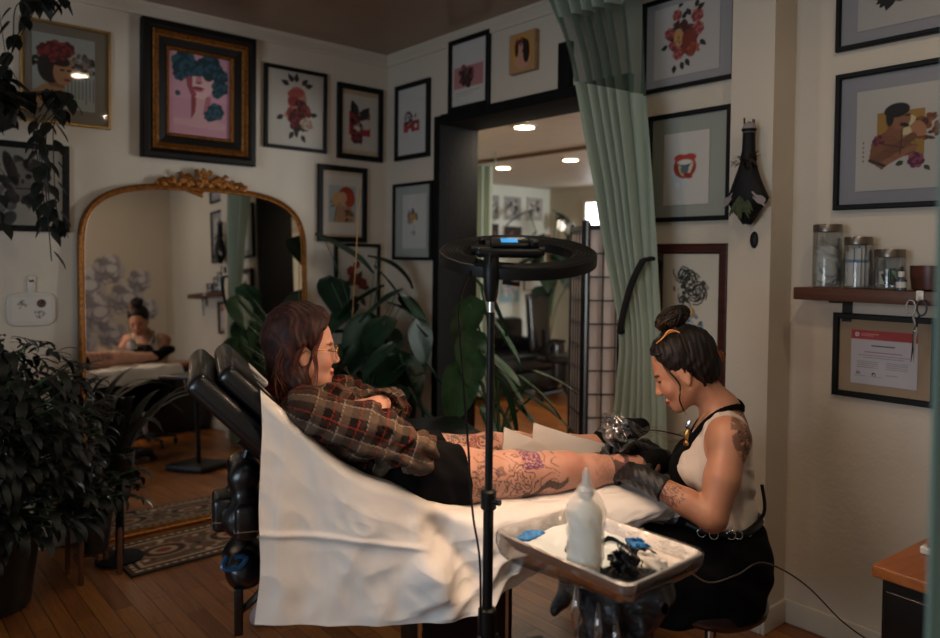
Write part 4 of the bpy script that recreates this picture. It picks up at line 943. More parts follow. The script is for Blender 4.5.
    def plaid(V):
        U, A, Kd = limb_uv(V, segs); A = np.where(Kd == 0, V[:, 1]*1.0+V[:, 0]*.25, A); U = U+.006*(vnoise(V, 7, 3)-.5); A = A+.006*(vnoise(V, 7, 5)-.5)
        C = np.ones((len(V), 3))*np.array(lin('#140f0e'))
        def band(q, per, o, w_): return (np.abs(((q/per+o) % 1)-.5)*per < w_/2).astype(float)
        for q in (U, A):
            C = mixc(C, '#6b5a4b', band(q, .074, 0, .024)*.36); C = mixc(C, '#3a2c25', band(q, .074, .35, .014)*.5)
        for q in (U, A):
            C = mixc(C, '#7c3024', band(q, .074, .5, .0034)*.7); C = mixc(C, '#a09080', band(q, .074, .18, .003)*.45)
        return C*(.85+.3*vnoise(V, 120, 6))[:, None]
    sdf_obj('plaid_shirt', K, vcol('flannel', .95, .12, .5, 500, .001, 0, 0, 0, 0), root, plaid, off, 1)
    # hair: cap over the skull with long waves falling on the shoulder
    K = SDF((-.52, .04, 1.04), (-.24, .34, 1.4), .0034)
    K.M = (HR*.91, np.array(HT))
    K.ell((-.02, 0, .05), (.094, .084, .087), None, .02); K.ell((-.04, 0, -.01), (.062, .082, .1), None, .03); K.ell((-.035, 0, -.09), (.05, .074, .07), None, .03)
    K.ell((.015, 0, .07), (.066, .074, .055), None, .02)
    K.ell((.095, 0, -.01), (.062, .12, .095), None, .01, 'd'); K.ell((.03, .1, -.07), (.035, .04, .09), None, .01, 'd'); K.ell((.0, -.1, -.015), (.022, .03, .034), None, .006, 'd')
    K.cap((-.02, -.065, -.1), (.0, -.06, -.19), .036, .02, .02); K.M = None
    K.warp(lambda X, Y, Z: -.002*np.sin((X*110+Y*40)+3*np.sin(Z*30))-.0012*np.sin(X*320+Y*210+3*np.sin(Z*60)))
    def hcol(V): q = vnoise(V*np.array((1, 1, .25)), 160, 3); C = np.ones((len(V), 3))*np.array(lin('#1c0e0b')); C = mixc(C, '#44201a', np.clip((q-.35)*2.2, 0, 1)); return C
    hair = sdf_obj('hair', K, vcol('hair_fibre', .6, .25, .25, 600, .001), root, hcol, off, 1)
    Rr = HR*.91; T = np.array(HT)-np.array(off); paths = []; rs = []; cl = []; R_ = random.Random(5)
    for i in range(420):
        side_ = -1 if i % 5 else 1; f = R_.random(); ph = R_.random()*6; z0 = .132-.03*f*f
        st = (.055-.115*f, side_*(.012+.02*R_.random()), z0)
        xm = .02-.09*f+.015*R_.random(); P = [st, (st[0]*.9+xm*.1, side_*.067, .10), (xm, side_*(.087+.006*R_.random()), .03), (xm-.015+.012*math.sin(ph), side_*.091, -.05), (xm-.005+.018*math.sin(ph+1.5), side_*(.085+.01*R_.random()), -.11)]
        if xm > -.035: P = P[:2]+[(xm-.03, side_*.094, .03), (xm-.055, side_*.094, -.04), (xm-.045+.015*math.sin(ph), side_*.088, -.1)]
        if R_.random() < .55: P += [(xm+.02+.02*math.sin(ph+2.6), side_*(.07+.02*R_.random()), -.16-.03*R_.random()), (xm+.05+.05*R_.random(), side_*(.065+.02*R_.random()), -.19-.03*R_.random())]
        paths.append([Vector(Rr @ np.array(p)+T) for p in smooth_path(P, 4)]); rs.append(.0014+.0019*R_.random()); cl.append(R_.choice(['#22100c', '#331710', '#4a2216', '#5a2c1b', '#190c09']))
    for i in range(16):   # loose face framing strands by the cheek
        q = R_.random(); P = [(.05, -.035, .115), (.045+.01*q, -.08, .06), (.02+.02*q, -.088, .0), (.03+.015*q, -.082, -.05), (.015+.03*q, -.08, -.1-.03*q)]
        paths.append([Vector(Rr @ np.array(p)+T) for p in smooth_path(P, 4)]); rs.append(.0014); cl.append('#5a2c1c')
    for i in range(26):   # braid-like lock across the chest
        q = R_.random()*.03; P = [(-.03+q, -.07, -.12), (-.01+q, -.065-q, -.165), (.03+q, -.04-q, -.195), (.085+q, -.02, -.205-q*.3), (.13+q, 0, -.23)]
        paths.append([Vector(Rr @ np.array(p)+T) for p in smooth_path(P, 4)]); rs.append(.003); cl.append(R_.choice(['#6e3722', '#8a4a2c', '#5a2a1a']))
    strands('hair_locks', paths, rs, vcol('hair_fibre'), hair, 5, cl)
    # glasses
    g = MB(); 
    def H(p): return Vector((HR*.91) @ np.array(p)+T)
    for s_ in (1, -1): g.tube([H((.109-.012*abs(math.cos(a))*(1 if math.cos(a)*s_ > 0 else 0), s_*.032+.0235*math.cos(a), -.006+.021*math.sin(a))) for a in np.linspace(0, 2*PI, 25)], .0011, 6, False); g.tube([H((.098, s_*.057, .0)), H((.05, s_*.076, .006)), H((.0, s_*.083, .004)), H((-.018, s_*.084, -.012))], .0012, 6)
    g.tube([H((.109, -.01, .0)), H((.112, 0, .003)), H((.109, .01, .0))], .0011, 6)
    gl = g.build('glasses', mat('gold_wire', '#b08a4a', .25, 1), root, True)
    for s_ in (1, -1):
        g = MB(); g.add([H((.1085-.012*abs(math.cos(a))*(1 if math.cos(a)*s_ > 0 else 0), s_*.032+.023*math.cos(a), -.006+.0205*math.sin(a))) for a in np.linspace(0, 2*PI, 25)[:-1]], [tuple(range(24))]); g.build('lens', glassy('lens_glass', (.97, .97, .97), .06), gl)
    return root
build_client()

# ---- the tattooist, in world directions relative to a root at the stool
TR = np.array((-1.285, 2.19, 0.0))
def build_tattooist():
    root = empty('person', 'tattooist in white tank top and black apron, hair in a bun, leaning over the leg', 'person', (TR[0], TR[1], .47), 0)
    off = np.array((TR[0], TR[1], .47))
    F = np.array((-.86, -.51, 0)); F /= np.linalg.norm(F); yw = math.atan2(F[1], F[0]); Lf = np.array((-F[1], F[0], 0))   # left side, towards the camera
    hR = rotm(yw, .50, .0); hT = (-1.378, 2.10, 1.146)
    B = lambda f, l, z: np.array((TR[0], TR[1], 0))+F*f+Lf*l+np.array((0, 0, z))
    S = SDF((-1.72, 1.82, .42), (-1.05, 2.47, 1.32), .0042)
    nb = np.array((-1.29, 2.185, 1.025))
    S.ell(B(.02, 0, .56), (.13, .165, .115), rotm(yw), .04); S.ell(B(0, 0, .68), (.098, .135, .1), rotm(yw), .05); S.ell(B(.01, 0, .82), (.1, .14, .13), rotm(yw, .15), .05); S.ell(B(.0, 0, .93), (.085, .145, .085), rotm(yw, .3), .05)
    S.ell(B(.085, .065, .83), (.06, .06, .065), rotm(yw), .03); S.ell(B(.085, -.065, .83), (.06, .06, .065), rotm(yw), .03)
    shL, elL, wrL = np.array((-1.186, 2.065, .965)), np.array((-1.172, 1.95, .755)), np.array((-1.385, 1.90, .835))
    shR, elR, wrR = np.array((-1.36, 2.33, .955)), np.array((-1.44, 2.28, .76)), np.array((-1.545, 2.075, .86))
    S.cap(B(-.01, .12, .975), B(-.01, -.12, .975), .05, .05, .04); S.ell(shL, (.06, .06, .065), None, .03); S.ell(shR, (.055, .055, .06), None, .03)
    S.cap(nb+[0, 0, -.04], nb+[.0, 0, .0], .06, .055, .04)
    S.chain([shL, shL*.5+elL*.5+np.array((.006, -.006, 0)), elL], [.055, .05, .043], .02); S.chain([elL, elL*.65+wrL*.35, wrL], [.044, .041, .027], .012)
    S.chain([shR, elR], [.05, .042], .02); S.chain([elR, wrR], [.042, .027], .015)
    # thighs and shins under the apron
    for l in (.11, -.12):
        hp, kn, an = B(.02, l, .55), B(.36, l*1.25, .56), B(.34, l*1.3, .44)
        S.chain([hp, kn], [.095, .07], .03); S.cap(kn, an, .062, .055, .02)
    head_sdf(S, hR, hT, .97, nb, .047)
    hL = dict(wr=wrL, fd=(-.93, .25, -.05), pn=(.15, .5, -.85), th=-1); hR_ = dict(wr=wrR, fd=(-.35, -.75, .12), pn=(.5, -.25, -.55), th=1)
    hand_sdf(S, hL['wr'], hL['fd'], hL['pn'], hL['th'], .55, 1.0); hand_sdf(S, hR_['wr'], hR_['fd'], hR_['pn'], hR_['th'], .7, 1.0)
    def col(V):
        C = skin_base(V, '#a3745a', 6); C = head_colors(V, C, hR, hT, .97, brow='#20120e', lip='#96443f')
        # shoulder rose tattoo, back lettering, forearm flower
        c = np.array((-1.150, 2.075, .965)); d = np.linalg.norm((V-c)/np.array((1, 1, 1.25)), axis=1); m = (d < .062)
        C = mixc(C, '#3f2c26', (m & (vnoise(V, 70, 31) > .42)).astype(float)*.75); C = ring_rose(C, V, c+np.array((0, -.01, .012)), .045, 0, '#1e1614', 33)
        m = np.linalg.norm(V-np.array((-1.155, 2.055, .895)), axis=1) < .028; C = mixc(C, '#2b1f1c', (m & (vnoise(V, 80, 34) > .5)).astype(float)*.8)
        m = (V[:, 1] > 2.16) & (V[:, 2] > .93) & (V[:, 2] < 1.05) & (V[:, 0] > -1.30); C = lines_tat(C, V, m, 40, '#33251f', 35, .035, .8)
        c = np.array((-1.285, 1.885, .815)); m = np.linalg.norm((V-c)/np.array((1.3, 1, 1)), axis=1) < .045; C = lines_tat(C, V, m, 42, '#4a3128', 36, .028, .85); C = ring_rose(C, V, c, .03, 0, '#4a3128', 37)
        return C
    sdf_obj('body', S, SKIN, root, col, off)
    # gloves
    GL = NT('black_nitrile'); GL.p.inputs['Base Color'].default_value = (.006, .006, .007, 1); GL.p.inputs['Roughness'].default_value = .26; GL.bump(GL.noise(GL.obj(), 70, 5, .7, .6), .7, .006)
    K = SDF((-1.64, 1.83, .72), (-1.28, 2.0, .95), .0034); hand_sdf(K, hL['wr'], hL['fd'], hL['pn'], hL['th'], .55, 1.0, 0, 1.18); e = wrL+(elL-wrL)*.34; K.cap(wrL, e, .031, .041, .02)
    K.warp(lambda X, Y, Z: -.0015*np.sin(X*260+Z*150+2*np.sin(Y*90))); K.cutplane(e, elL-wrL)
    sdf_obj('glove', K, GL.m, root, None, off, 1)
    K = SDF((-1.68, 1.85, .74), (-1.4, 2.24, 1.0), .0034); hand_sdf(K, hR_['wr'], hR_['fd'], hR_['pn'], hR_['th'], .7, 1.0, 0, 1.18); e = wrR+(elR-wrR)*.5; K.cap(wrR, e, .031, .042, .02)
    K.warp(lambda X, Y, Z: -.0015*np.sin(X*260+Z*150+2*np.sin(Y*90))); K.cutplane(e, elR-wrR)
    sdf_obj('glove', K, GL.m, root, None, off, 1)
    # white tank top
    K = SDF((-1.48, 1.95, .58), (-1.08, 2.42, 1.06), .0042)
    K.ell(B(0, 0, .67), (.112, .15, .12), rotm(yw), .05); K.ell(B(.01, 0, .82), (.112, .15, .135), rotm(yw, .15), .05); K.ell(B(.0, 0, .93), (.094, .152, .088), rotm(yw, .3), .04)
    K.ell(B(.085, .065, .83), (.071, .07, .075), rotm(yw), .03); K.ell(B(.085, -.065, .83), (.071, .07, .075), rotm(yw), .03)
    K.cap(B(-.01, .12, .975), B(-.01, -.12, .975), .058, .058, .03)
    for l in (1, -1):   # arm holes
        K.ell(B(.015, l*.175, .955), (.075, .075, .12), rotm(yw, .25), .006, 'd')
    K.ell(B(.075, 0, 1.03), (.1, .07, .115), rotm(yw, .2), .006, 'd'); K.ell(B(-.1, 0, 1.04), (.07, .075, .1), rotm(yw), .006, 'd')
    K.warp(lambda X, Y, Z: -.0035*np.sin(Z*70+X*40+2*np.sin(Y*30+Z*20))*(Z < .86)-.002*np.sin(X*130+Y*90+Z*25)); K.cutplane((0, 0, .62), (0, 0, -1))
    sdf_obj('tank_top', K, mat('white_rib_knit', '#b9aca0', .85, bump=.3, bscale=350, bdist=.001, sheen=.2), root, None, off, 1)
    BK = mat('black_canvas', '#060607', .95, bump=.35, bscale=250, bdist=.001, spec=.12)
    # black trousers
    K = SDF((-1.78, 1.72, .38), (-1.05, 2.5, .7), .0055)
    K.ell(B(.01, 0, .56), (.15, .185, .135), rotm(yw), .04)
    for l in (.11, -.12): K.chain([B(.02, l, .545), B(.36, l*1.25, .555)], [.112, .085], .03); K.cap(B(.36, l*1.25, .555), B(.35, l*1.3, .44), .078, .07, .03)
    K.warp(lambda X, Y, Z: -.004*np.sin(X*40+Z*60+2*np.sin(Y*30))); K.cutplane((0, 0, .635), (.0, 0, 1))
    sdf_obj('trousers', K, BK, root, None, off, 1)
    # apron: bib over the chest and a wide skirt round lap and hips
    K = SDF((-1.8, 1.68, .33), (-1.04, 2.5, .95), .0055)
    K.ell(B(.0, 0, .56), (.16, .198, .14), rotm(yw), .04); K.chain([B(.02, .115, .55), B(.3, .15, .56)], [.125, .1], .04); K.chain([B(.02, -.12, .55), B(.3, -.15, .56)], [.125, .1], .04)
    K.cap(B(.05, 0, .5), B(.28, 0, .5), .15, .13, .05); K.cap(B(-.02, .06, .47), B(.25, .1, .43), .13, .11, .05); K.cap(B(-.02, -.06, .47), B(.25, -.1, .43), .13, .11, .05)
    K.ell(B(.04, 0, .7), (.088, .1, .14), rotm(yw), .03)
    K.warp(lambda X, Y, Z: -.005*np.sin(X*36+Y*30+2*np.sin(Z*24))-.003*np.sin(Z*60+Y*44)); K.cutplane((0, 0, .352), (0, 0, -1))
    apr = sdf_obj('apron', K, BK, root, None, off, 1)
    def bib(a, b_):   # points on the bib surface, used by the straps and the stitching
        z = .68+.25*b_; l = (a-.5)*(.26-.07*b_); f = .115-.9*l*l*2.6+.06*math.exp(-((z-.83)/.07)**2)-.012*b_; return B(f, l, z)-off
    K = SDF((-1.48, 1.93, .6), (-1.08, 2.42, 1.0), .0042)
    K.ell(B(0, 0, .67), (.119, .157, .125), rotm(yw), .05); K.ell(B(.01, 0, .82), (.119, .157, .14), rotm(yw, .15), .05)
    K.ell(B(.085, .065, .83), (.079, .078, .083), rotm(yw), .03); K.ell(B(.085, -.065, .83), (.079, .078, .083), rotm(yw), .03); K.ell(B(.0, 0, .93), (.104, .12, .07), rotm(yw, .3), .04)
    K.cutplane(B(.028, 0, .8), -F+np.array((0, 0, .10))); K.cutplane(B(.06, .07, .9), Lf*.9+np.array((0, 0, .42))-F*.25); K.cutplane(B(.06, -.07, .9), -Lf*.9+np.array((0, 0, .42))-F*.25); K.cutplane((0, 0, .935), (0, 0, 1))
    K.warp(lambda X, Y, Z: -.0015*np.sin(Z*60+X*50))
    sdf_obj('apron_bib', K, BK, apr, None, off, 1)
    b = MB(); P1 = [B(.098, -.07, .925)-off, B(.06, -.085, .985)-off, B(.01, -.075, 1.03)-off, B(-.04, -.05, 1.045)-off, B(-.062, 0, 1.03)-off, B(-.04, .05, 1.045)-off, B(.01, .075, 1.03)-off, B(.06, .085, .985)-off, B(.098, .07, .925)-off]
    P1 = smooth_path(P1, 5)
    for i in range(len(P1)-1):
        a, c = Vector(P1[i]), Vector(P1[i+1]); out_ = Vector((a.x+off[0]-TR[0], a.y+off[1]-TR[1], .0)).normalized(); w_ = (c-a).cross(out_).normalized()*.009
        o4 = out_*.004; b.add([a-w_, a+w_, c+w_, c-w_, a-w_+o4, a+w_+o4, c+w_+o4, c-w_+o4], [(0, 1, 2, 3), (7, 6, 5, 4), (0, 4, 5, 1), (1, 5, 6, 2), (2, 6, 7, 3), (3, 7, 4, 0)])
    b.build('neck_strap', BK, apr, auto=True)
    BR = mat('brass_clasp', '#b98a50', .3, 1)
    for a in (0, 1):
        b = MB(); p = Vector(B(.105, (.072, -.072)[a], .935)-off); b.tube([p+Vector((0, 0, .03)), p+Vector((-.005, -.004, .012)), p+Vector((-.003, 0, -.012))], [.006, .009, .005], 8); b.lathe([(.004, -.02), (.009, -.014), (.009, -.006), (.004, 0)], (p.x-.004, p.y-.003, p.z-.005), 10); b.build('clasp', BR if a == 0 else CHROME, apr, auto=True)
    b = MB(); P = [B(.1, .155, .69), B(.03, .175, .675), B(-.06, .14, .672), B(-.115, .03, .675), B(-.115, -.05, .675)]
    b.tube([p-Vector(off) for p in smooth_path(P, 5)], .011, 8); b.build('waist_belt', BLK, apr, auto=True)
    for l, f in ((.17, .055), (.178, .02), (.16, -.03), (.15, -.05)):
        b = MB(); p = B(f, l+.012, .677)-off; b.tube([p+.013*(F*math.cos(a)+np.array((0, 0, 1))*math.sin(a)) for a in np.linspace(0, 2*PI, 13)], .0022, 6, False); b.build('belt_ring', CHROME, apr, True)
    b = MB(); b.tube(smooth_path([Vector(B(-.06, .14, .67)-off), Vector(B(-.125, .07, .72)-off), Vector(B(-.12, .03, .80)-off)], 6), .006, 6); b.build('back_strap', BLK, apr, auto=True)
    # pink stitched squiggle on the bib
    b = MB(); pts = [Vector(bib(.27-.0*i, .33)) for i in range(1)]
    P = []
    for i in range(40): u_ = i/39; p = Vector(bib(.14+.2*u_, .16+.05*math.sin(u_*34)*(1 if i % 2 else .6))); P.append(p+Vector(F)*.012)
    b.tube(P, .0013, 5); b.build('pink_embroidery', mat('pink_thread', '#b0307a', .6), apr)
    # necklace
    b = MB(); P = [Vector(q-off) for q in (B(.09, .035, .96), B(.07, .06, 1.0), B(.02, .06, 1.04), B(-.05, .03, 1.055))]; b.tube(smooth_path(P, 5), .0016, 5); b.build('necklace', BR, root)
    # hair swept up to a bun
    K = SDF((-1.53, 1.95, 1.05), (-1.22, 2.25, 1.4), .0034); K.M = (hR*.97, np.array(hT))
    K.ell((-.028, 0, .052), (.102, .083, .088), None, .02); K.ell((-.06, 0, .0), (.062, .07, .075), None, .03); K.ell((.005, 0, .075), (.066, .07, .055), None, .02)
    K.ell((.105, 0, .012), (.072, .12, .1), None, .008, 'd'); K.ell((-.01, .088, -.025), (.03, .03, .04), None, .008, 'd'); K.ell((-.01, -.088, -.025), (.03, .03, .04), None, .008, 'd')
    K.cap((-.04, 0, .12), (-.05, 0, .165), .036, .03, .02); K.M = None
    K.warp(lambda X, Y, Z: -.0011*np.sin((X*90+Y*170)+3*np.sin(Z*40))-.001*np.sin(X*310+Y*250+Z*80))
    def hc(V): q = vnoise(V*np.array((1, 1, .35)), 150, 9); C = np.ones((len(V), 3))*np.array(lin('#0a0706')); C = mixc(C, '#1f130e', np.clip((q-.4)*2, 0, 1)); return C
    hair = sdf_obj('hair', K, vcol('dark_hair_fibre', .55, .25, .25, 600, .001), root, hc, off, 1)
    R_ = random.Random(11); paths = []; rs = []; cl = []; T = np.array(hT)-np.array(off); Rr = hR*.97
    def Hh(p): return Vector(Rr @ np.array(p)+T)
    for i in range(300):   # swept locks from the hairline to the top knot
        a = R_.random()*2*PI; x0, y0 = .02+.072*math.cos(a)-.02, .078*math.sin(a)
        if math.cos(a) > .2: st = (.062, .05*math.sin(a)*1.3, .095+.008*R_.random())
        else: st = (-.02+.075*math.cos(a), .076*math.sin(a), -.02-.05*(math.cos(a) < -.3)+.02*R_.random())
        md_ = (st[0]*.75-.02, st[1]*1.17, .088); q = (-.045+.02*R_.random(), .015*(R_.random()-.5), .148)
        paths.append(smooth_path([Hh(st), Hh(md_), Hh((md_[0]*.6-.02, md_[1]*.5, .128)), Hh(q)], 4)); rs.append(.0018+.0016*R_.random()); cl.append(R_.choice(['#0a0706', '#140d0a', '#1a100c', '#0d0908', '#24160f']))
    for i in range(110):   # messy loops of the bun
        th_, ph = R_.random()*2*PI, R_.random()*PI; c = np.array((-.05, 0, .172)); rr = .03+.016*R_.random(); ax1 = np.array((math.cos(th_), math.sin(th_), .4*R_.random())); ax1 /= np.linalg.norm(ax1); ax2 = np.cross(ax1, [math.sin(ph), math.cos(ph), .5]); ax2 /= np.linalg.norm(ax2)
        a0 = R_.random()*6; paths.append([Hh(c+np.array((1.3, 1.2, .8))*rr*(ax1*math.cos(a0+t_*3.6)+ax2*math.sin(a0+t_*3.6))) for t_ in np.linspace(0, 1, 12)]); rs.append(.005+.003*R_.random()); cl.append(R_.choice(['#0a0706', '#120b09', '#0f0a08', '#1c120d', '#0a0706', '#33200f']))
    for i in range(14):   # lighter streak looped in front of the bun
        d_ = R_.random()*.008; paths.append(smooth_path([Hh((.03, .045, .115+d_)), Hh((.0, .058+d_, .13)), Hh((-.03, .06, .135+d_)), Hh((-.055, .05+d_, .12)), Hh((-.04, .055, .1-d_)), Hh((-.01+d_, .062, .095))], 4)); rs.append(.0028); cl.append(R_.choice(['#b8763a', '#a5652c', '#c98d50']))
    for i in range(18):
        d_ = R_.random()*.02; paths.append(smooth_path([Hh((-.03, .07, .1-d_)), Hh((-.075, .055+d_, .08)), Hh((-.115, .03, .05-d_)), Hh((-.13-d_, .02, .0)), Hh((-.12, .01, -.04))], 4)); rs.append(.002+.001*R_.random()); cl.append(R_.choice(['#7a4a26', '#5a3420', '#2b1a12']))
    for i in range(10):   # loose strands by the ear
        d_ = R_.random()*.012; paths.append(smooth_path([Hh((.045, .055, .06)), Hh((.04-d_, .078, .02)), Hh((.03-d_, .082+d_*.3, -.03)), Hh((.038+d_, .074, -.075)), Hh((.05, .064, -.11-d_*2))], 4)); rs.append(.0012); cl.append('#1b110d')
    strands('hair_locks', paths, rs, vcol('dark_hair_fibre'), hair, 5, cl)
    b = MB(); b.tube([Hh((.002+.009*math.cos(a), .086, -.045+.01*math.sin(a))) for a in np.linspace(0, 2*PI, 13)], .001, 5, False); b.build('earring', BR, root)
    # eyelashes
    return root
build_tattooist()
# stool
t = empty('stool', 'round black padded stool the tattooist sits on', 'stool', (TR[0]-.01, TR[1]-.03, 0))
b = MB(); b.lathe([(.001, .37), (.15, .372), (.17, .39), (.175, .41), (.168, .44), (.15, .452), (.001, .455)], n=40); b.build('seat', LEATHER, t, auto=True)
b = MB(); b.lathe([(.02, .1), (.02, .37)], n=16); b.build('gas_column', CHROME, t, auto=True)
for k in range(5):
    a = k*2*PI/5+.4; leg = MB(); leg.tube([(.03*math.cos(a), .03*math.sin(a), .11), (.26*math.cos(a), .26*math.sin(a), .075)], [.02, .014], 8); l = leg.build('leg', DSTEEL, t, auto=True)
    w_ = MB(); w_.lathe([(.001, -.012), (.025, -.012), (.025, .012), (.001, .012)], (.26*math.cos(a), .26*math.sin(a), .03), 14, 'y'); w_.tube([(.26*math.cos(a), .26*math.sin(a), .03), (.26*math.cos(a), .26*math.sin(a), .08)], .008, 8); w_.build('caster', BLK, l, auto=True)
# ---------------------------------------------------------------- tray and its load
FOIL = NT('wrapped_steel'); FOIL.p.inputs['Base Color'].default_value = (*lin('#c9c7c4'), 1); FOIL.p.inputs['Metallic'].default_value = .6; FOIL.p.inputs['Roughness'].default_value = .3
FOIL.bump(FOIL.noise(FOIL.obj(), 38, 5, .7, 1.2), .55, .012)
t = empty('instrument_tray', 'steel instrument tray wrapped in clear film on a black stand', 'tray', (-1.087, 1.325, 0), 0)
TX, TY, TZ = .192, .137, .835
b = MB()
def rr(hx, hy, r, n=6):
    P = []
    for (sx, sy, a0) in ((1, 1, 0), (-1, 1, PI/2), (-1, -1, PI), (1, -1, 1.5*PI)):
        for i in range(n+1): a = a0+i*PI/2/n; P.append((sx*(hx-r)+r*math.cos(a), sy*(hy-r)+r*math.sin(a)))
    return P
prof = [(0, -.022, TZ-.012), (0, 0, TZ+.018), (0, .004, TZ+.022), (0, -.002, TZ+.026), (0, -.008, TZ+.02), (0, -.02, TZ-.002), (0, -.03, TZ-.006)]
rings = [[(x, y, z) for x, y in rr(TX+d, TY+d, .028)] for _, d, z in prof]; k = len(rings[0])
for R_ in rings: b.v += R_
for i in range(len(rings)-1):
    for j in range(k): q = i*k; b.f.append((q+j, q+(j+1) % k, q+k+(j+1) % k, q+k+j))
b.f.append(tuple(range(k-1, -1, -1))); q = (len(rings)-1)*k; b.f.append(tuple(q+j for j in range(k)))
b.build('tray_body', FOIL.m, t, auto=True)
# film hanging crumpled under and round the tray
b = MB(); ang = np.linspace(0, 2*PI, 90)
base = rr(TX+.006, TY+.006, .03, 20); n_ = len(base)
lv = [(1.0, TZ+.0275, .002), (1.008, TZ+.018, .004), (.995, TZ+.0, .008), (.95, TZ-.016, .014), (.86, TZ-.026, .02)]
for (f, z, amp) in lv:
    for i, (x, y) in enumerate(base):
        m = mnoise.noise(Vector((x*30, y*30, z*9))); m2 = mnoise.noise(Vector((x*70, y*70, z*20))); drop = max(0, mnoise.noise(Vector((x*9, y*9, 3))))*max(0, TZ-z)*2.2
        b.v.append((x*f*(1+amp*2*m)+amp*m2, y*f*(1+amp*2*m), z-drop+amp*m2*.6))
for i in range(len(lv)-1):
    for j in range(n_): q = i*n_; b.f.append((q+j, q+(j+1) % n_, q+n_+(j+1) % n_, q+n_+j))
FILM = glassy('cling_film', (.93, .93, .93), .16, .12); b.build('cling_film', FILM, t, True)
BAG = NT('black_bin_plastic'); BAG.p.inputs['Base Color'].default_value = (.008, .009, .011, 1); BAG.p.inputs['Roughness'].default_value = .22; BAG.bump(BAG.noise(BAG.obj(), 24, 5, .7, 1), .7, .02)
S = SDF((-.16, -.14, .3), (.2, .14, .85), .006)
S.cap((.06, .0, .8), (.06, .0, .34), .085, .07, .04); S.cap((-.02, .02, .79), (.13, .0, .79), .06, .06, .04); S.cap((-.05, -.02, .80), (-.075, -.05, .69), .045, .008, .03); S.cap((-.06, .02, .79), (-.08, .0, .72), .03, .01, .03); S.cap((.1, -.05, .77), (.11, -.06, .62), .03, .02, .03)
S.warp(lambda X, Y, Z: -.008*np.sin(X*55+Y*35+2*np.sin(Z*22))-.005*np.sin(Y*120+X*60+Z*30)-.004*np.sin(Z*70+X*50))
sdf_obj('wrapped_stand_head', S, BAG.m, t, None, (0, 0, 0), 1)
b = MB(); b.lathe([(.02, .04), (.02, .4)], (.06, 0, 0), 14); b.box(-.16, .28, -.02, .02, .02, .05, .006); b.box(.04, .08, -.2, .2, .02, .05, .006); b.build('stand_foot', BLK, t, auto=True)
for (x, y, z0) in ((.09, -.1, .72), (.125, -.085, .7), (.03, -.1, .74)):
    b = MB(); b.tube([(x, y, z0+.06), (x+.006, y-.008, z0), (x-.004, y, z0-.06)], [.004, .012, .003], 6); b.build('film_twist', FILM, t, True)

# paper towel, cups, ink caps, bottle and other supplies, each a thing
def tp(x, y, z=TZ-.005): return (-1.087+x, 1.325+y, z)
b = MB()
def tw(a, c): x = -.165+.235*a; y = -.1+.215*c; return (x, y, .003+.006*abs(mnoise.noise(Vector((x*16, y*16, 1))))+.010*max(0, a*1.2-.7)*abs(mnoise.noise(Vector((x*40, y*30, 4)))))
b.grid(tw, 30, 26); o = b.build('paper_towel', mat('bluish_paper_towel', '#c6d2d4', .85, bump=.4, bscale=160, bdist=.002), None, True); o.location = tp(0, 0); md = o.modifiers.new('s', 'SOLIDIFY'); md.thickness = .002; md.offset = 1
tag(o, 'pale blue white paper towel spread flat in the tray', 'paper towel')
BLUE = mat('blue_stained_paper', '#1f6fae', .6, var=.5, vscale=40, bump=.5, bscale=60)
def crumple(name, loc, rx, ry, rz_, m, label, cat, seed, res=.0022):
    S = SDF((-rx*1.5, -ry*1.5, -rz_*.2), (rx*1.5, ry*1.5, rz_*1.9), res); S.ell((0, 0, rz_*.7), (rx, ry, rz_*.8)); f = 1/max(rx, ry)
    S.warp(lambda X, Y, Z: -(rz_*.35)*np.sin(X*f*5+seed+2*np.sin(Y*f*4+Z*f*6))-(rz_*.15)*np.sin(Y*f*13+X*f*9+seed*2)); S.cutplane((0, 0, 0), (0, 0, -1))
    o = sdf_obj(name, S, m, None, None, (0, 0, 0), 1); o.location = loc; tag(o, label, cat); return o
crumple('paper_wad', tp(.02, -.075, TZ), .034, .018, .011, BLUE, 'blue stained paper wad crumpled beside the bottle on the tray', 'paper', 1)
crumple('blue_wrapper', tp(-.16, -.055, TZ), .022, .045, .006, BLUE, 'blue stained strip along the left rim of the tray', 'paper', 2)
crumple('paper_wad', tp(.04, .095, TZ), .03, .018, .012, BLUE, 'blue stained paper wad behind the bottle at the far rim', 'paper', 3)
crumple('tissue', tp(.115, .02, TZ), .05, .04, .014, PAPERW, 'crumpled white tissue at the right end of the tray', 'tissue', 4)
BLKC = mat('black_ink_cup', '#0a0a0b', .25)
proto = None
for i, (x, y) in enumerate(((.045, .012), (.062, .026), (.082, .042), (.05, -.012), (.066, -.002), (.1, .016))):
    if not proto:
        b = MB(); b.lathe([(.007, 0), (.0085, .002), (.0085, .014), (.0065, .014), (.0065, .006), (.001, .006)], n=16); proto = b.build('ink_cap', BLKC, None, auto=True); o = proto
    else: o = proto.copy(); COL.objects.link(o)
    o.location = tp(x, y, TZ-.004); tag(o, 'black ink cap in the tray, '+('leftmost of the back row', 'second from the left in the back row', 'furthest back of all', 'nearest the wash bottle', 'in front of the back row centre', 'furthest right of all')[i], 'ink cap', 'black ink caps on the tray')
crumple('black_wipe', tp(.125, -.055, TZ+.004), .024, .02, .034, BAG.m, 'black wrapped lump standing at the near right of the tray', 'wrapped tool', 5)
for i, (x, y, l) in enumerate(((.13, .06, 'far'), (.15, .035, 'near'))):
    b = MB(); b.lathe([(.012, 0), (.014, .003), (.014, .012), (.012, .013), (.001, .01)], n=18); o = b.build('plastic_cup', mat('clear_plastic_white', '#c9c5bf', .2), None, auto=True); o.location = tp(x, y, TZ-.003); tag(o, 'small pale plastic cup at the right end of the tray, the %s one' % l, 'cup')
